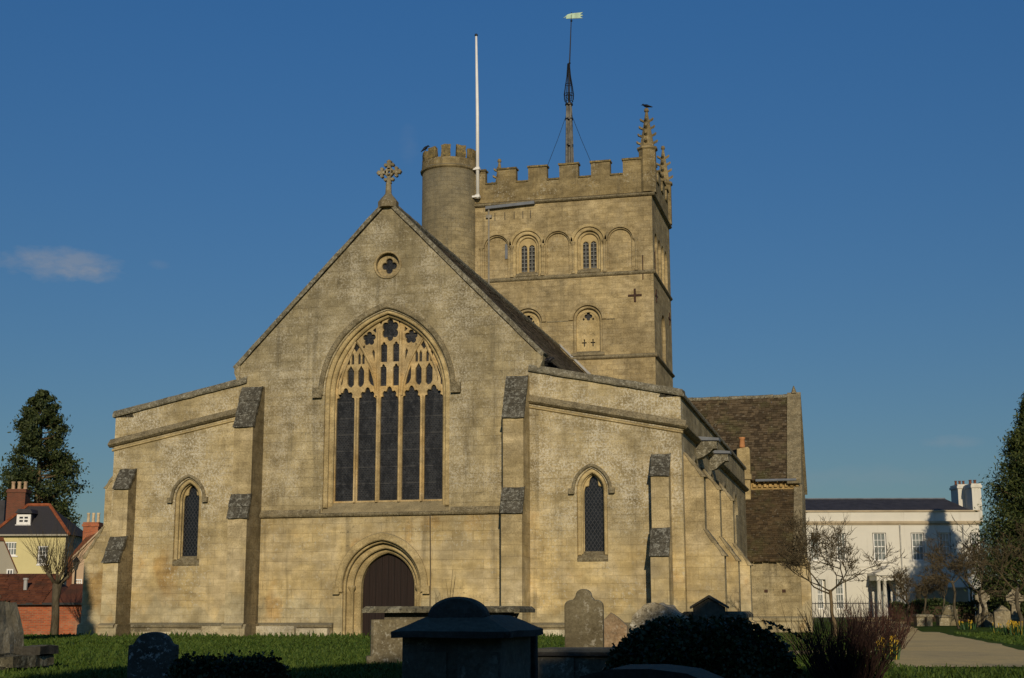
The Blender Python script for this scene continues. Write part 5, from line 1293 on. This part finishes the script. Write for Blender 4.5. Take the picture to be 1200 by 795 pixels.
# porch
pa, pb = X(1017), X(1050); zc = Zp(680); 
m_ = MB(); m_.box(pa, pb, -2.0, -.01, Zp(681), Zp(675.5)); m_.box(pa-.1, pb+.1, -2.12, -.012, Zp(675.4), Zp(673.5)); m_.prism([(pa-.1,Zp(673.4)),(pb+.1,Zp(673.4)),((pa+pb)/2,Zp(663.5))], XZ(), -2.1, -.01)
pch = m_.build('porch', M_RENDER, WHT)
for px_ in (1019.5, 1026.2, 1041, 1047.5):
    m_ = MB(); m_.lathe([(.19,.30),(.19,.42),(.15,.48),(.14,1.4),(.12,Zp(682)),(.17,Zp(681.5)),(.17,Zp(681))], 12, (X(px_), -1.85, 0)); m_.build('column', M_RENDER, pch, True)
m_ = MB(); m_.box(X(1028), X(1041), -.06, -.004, -.2, Zp(684)); dd = m_.build('door', plain('dark door', (.03,.04,.05), .5), WHT)
m_ = MB(); m_.box(X(1031), X(1038.5), -.075, -.062, .5, Zp(692)); m_.build('door_panel', plain('grey green panel', (.14,.17,.18), .4), dd)
m_ = MB(); m_.box(pa-.3, pb+.3, -2.3, -.02, -.4, .27); m_.build('step', M_GREYR, WHT)
m_ = MB(); m_.box(X(1071), X(1125), -1.2, -.02, -.5, Zp(690.5)); m_.box(X(1070), X(1126), -1.3, -.02, Zp(690.4), Zp(688.8)); m_.build('bay', plain('buff stone bay', (.37,.29,.18), .9, .1, .2, 1), WHT)
rl = empty('railing', frame_at(985, 84), PSI, 'black iron railings in front of the white house', 'railing')
m_ = MB(); zb = gz(rl.location.x, rl.location.y) 
m_.box(-2.2, 2.4, -.02, .02, zb+.95, zb+1.0); m_.box(-2.2, 2.4, -.02, .02, zb+.15, zb+.19)
for i in range(32): m_.box(-2.2+i*.147, -2.18+i*.147, -.01, .01, zb-.1, zb+1.08)
m_.build('rails', M_BLACK, rl)
# --- yellow house
o_, f = local(40, 105); YH = empty('yellow_house', o_, PSI, 'pale yellow house with dark hipped roof, red ridge tiles and a dormer', 'house')
def X(px, dd=0): return f(px, 625, dd)[0]
def Zp(py, dd=0): return f(40, py, dd)[1]
xl, xr, ze = X(-60), X(77.2), Zp(626.5)
m_ = MB(); m_.plate([(xl,-2),(xr,-2),(xr,ze),(xl,ze)], [[(X(a),Zp(d_)),(X(b_),Zp(d_)),(X(b_),Zp(c)),(X(a),Zp(c))] for a, b_, c, d_ in ((5.5,20,635,651.5),(45,57.3,640,661.5))], 0, .25, XZ()); m_.box(xl, xr-.005, .25, 5.6, -2, ze-.02); m_.build('wall', M_YELLOWW, YH)
m_ = MB(); m_.box(xr-.004, xr+.03, .02, 5.6, -2, ze-.03); m_.build('gable_wall', M_GREYR, YH)  # grey sheet: the shade on this side wall is put into its colour
zr = Zp(592.5, 2.8); A = [(xl,-.25,ze-.02),(xr+.3,-.25,ze-.02),(xr+.3,5.9,ze-.02),(xl,5.9,ze-.02),(X(56,2.8),2.8,zr),(X(31,2.8),2.8,zr),(X(-10,-.2),-.25,ze-.02)]
m_ = MB(); m_.add(A, [(6,1,4,5),(1,2,4),(2,3,5,4),(3,0,6),(3,6,5)]); m_.build('roof', M_SLATE, YH)
for a, b_ in ((1,4),(4,5),(5,6)): m_ = MB(); m_.tube([Vector(A[a])+Vector((0,0,.04)), Vector(A[b_])+Vector((0,0,.04))], .13, 6); m_.build('ridge_tiles', M_REDRIDGE, YH)
m_ = MB(); m_.box(xl, xr+.25, -.36, -.26, ze-.12, ze-.0); m_.build('gutter', M_WHITE if False else M_GREYR, YH)
window(YH, f, 5.5, 20, 635, 651.5, .06, 4, 2, M_PANEL, .05, .10); window(YH, f, 45, 57.3, 640, 661.5, .06, 3, 4, M_PANE, .035, .09, mid=2)
dm = MB(); dm.box(X(20.5,1.0), X(37,1.0), .86, 2.6, Zp(616.5), Zp(601.5,1.0)); dmo = dm.build('dormer', M_SLATEP, YH)
m_ = MB(); m_.prism([(X(18.5,1.0),Zp(602,1.0)),(X(39,1.0),Zp(602,1.0)),(X(36,1),Zp(597,1.0)),(X(22,1),Zp(597,1.0))], XZ(), .55, 2.7); m_.build('dormer_roof', M_SLATEP, dmo)
window(YH, lambda a, b_, dd=0: f(a, b_, 1.0), 21, 36.5, 602.8, 615.2, .82, 2, 2, M_PANE, .10, .20)
chimney(YH, X(7,4.5), X(28.5,4.5), 4.2, 5.4, ze, Zp(573.5,4.5), M_BRICKD, 3)
m_ = MB(); m_.prism([(X(-70,9),ze),(X(6,9),ze),(X(6,9),Zp(587,9)),(X(-70,9),Zp(580,9))], XZ(), 8.5, 12); m_.build('rear_roof', M_SLATEP, YH)
# --- grey cottage gable in front of it
o_, f = local(-10, 92); GC = empty('grey_cottage', o_, PSI+.36, 'grey rendered cottage gable at the left edge before the yellow house', 'house')
def X(px, dd=0): return f(px, 650, dd)[0]
def Zp(py, dd=0): return f(-10, py, dd)[1]
m_ = MB(); m_.prism([(X(-60),-2),(X(19.5),-2),(X(19.5),Zp(671)),(X(2.5),Zp(634)),(X(-25),Zp(634)),(X(-60),Zp(660))], XZ(), 0, 4); m_.build('wall', M_GREYR, GC)
m_ = MB(); m_.prism([(X(20.2),Zp(672)),(X(2.5),Zp(633.5)),(X(2.5),Zp(631)),(X(21),Zp(671))], XZ(), -.1, 4.1); m_.prism([(X(-60),Zp(634)),(X(2.6),Zp(634)),(X(2.6),Zp(629.5)),(X(-60),Zp(629.5))], XZ(), -.12, 4.1); m_.build('roof', M_CLAY, GC)
window(GC, f, 7, 14, 667, 674.5, -.06, 2, 1, M_PANE, .06, .08, sill=False)
# --- brick outbuilding
o_, f = local(50, 66); BO = empty('brick_outbuilding', o_, PSI, 'low red brick outbuilding with hipped clay tile roof behind the pollarded tree', 'outbuilding')
def X(px, dd=0): return f(px, 700, dd)[0]
def Zp(py, dd=0): return f(50, py, dd)[1]
ze = Zp(706); m_ = MB(); m_.box(X(-40), X(112), 0, 5, -1.5, ze); m_.build('wall', M_BRICK, BO)
m_ = MB(); u_ = Vector((1,0,0)); w_ = X(112)-X(-40); zr = Zp(672.5, 2.6)
A = [(X(-40),-.2,ze-.05),(X(76),-.2,ze-.05),(X(52,2.6),2.6,zr),(X(-40),2.6,zr),(X(76),5.2,ze-.05),(X(-40),5.2,ze-.05)]
m_.add(A, [(0,1,2,3),(1,4,2),(3,2,4,5)]); 
m_.prism([(-.2,ze-.06),(2.4,Zp(684.5,2.2)),(5.2,ze-.06)], lambda u, v, w: (w, u, v), X(64), X(113)); m_.build('roof', M_CLAY, BO)
tr3 = MB(); vv = Vector((0, 2.8, zr-ze+.05)); tile_roof(tr3, (X(-40),-.24,ze-.06), (1,0,0), vv, X(52)-X(-40), vv.length, .26, .2, 31); tr3.build('tile_courses', M_CLAY, BO, fix=False)
m_ = MB(); m_.box(X(-40), X(113), -.26, -.16, ze-.12, ze-.02); m_.build('gutter', M_BLACK, BO)
m_ = MB(); m_.lathe([(.09,0),(.09,.45),(.13,.47),(.13,.55)], 8, (X(29,.9), .9, Zp(689,.9)-.1)); m_.build('vent_pipe', M_LEADL, BO)
# --- salmon house with its chimney behind
o_, f = local(105, 84); SH = empty('salmon_house', o_, PSI, 'salmon rendered house gable showing between the lamp and the church', 'house')
def X(px, dd=0): return f(px, 640, dd)[0]
def Zp(py, dd=0): return f(105, py, dd)[1]
m_ = MB(); m_.prism([(X(86.5),-2),(X(150),-2),(X(150),Zp(620)),(X(124),Zp(616)),(X(86.5),Zp(655))], XZ(), 0, 5); m_.build('wall', M_SALMON, SH)
m_ = MB(); m_.prism([(X(85.6),Zp(655.5)),(X(124),Zp(615.5)),(X(124),Zp(613.5)),(X(85),Zp(653.8))], XZ(), -.12, 5); m_.build('verge', plain('pale verge', (.52,.40,.27), .8, .2, .15, 2), SH)
window(SH, f, 88.5, 96, 679, 689.5, -.03, 3, 3, M_PANEL, .035, .06, sill=False)
chimney(SH, X(98.5,6), X(116,6), 5.6, 6.6, 2, Zp(612.5,6), M_BRICK, 3, plain('cream pot', (.58,.47,.30), .8))
m_ = MB(); m_.prism([(X(85,6),2),(X(125,6),2),(X(125,6),Zp(622,6)),(X(104,6),Zp(631,6)),(X(85,6),Zp(655,6))], XZ(), 5.2, 9); m_.build('roof', M_CLAY, SH)
# --- street lamp
b = gp(84.5, 76); lp = empty('street_lamp', b, PSI, 'black lantern street lamp in front of the salmon house', 'street lamp'); zt = at(84.5, 652, 76).z - b.z
m_ = MB(); m_.lathe([(.12,-.2),(.12,.5),(.07,.6),(.05,zt-.75),(.08,zt-.7)], 10); m_.build('post', M_BLACK, lp, True)
m_ = MB(); m_.lathe([(.10,zt-.70),(.18,zt-.28)], 6); m_.build('lantern', plain('lantern glass', (.10,.10,.09), .15), lp); m_ = MB(); m_.lathe([(.22,zt-.29),(.20,zt-.25),(.06,zt-.06),(.02,zt)], 6); m_.build('cap', M_BLACK, lp)
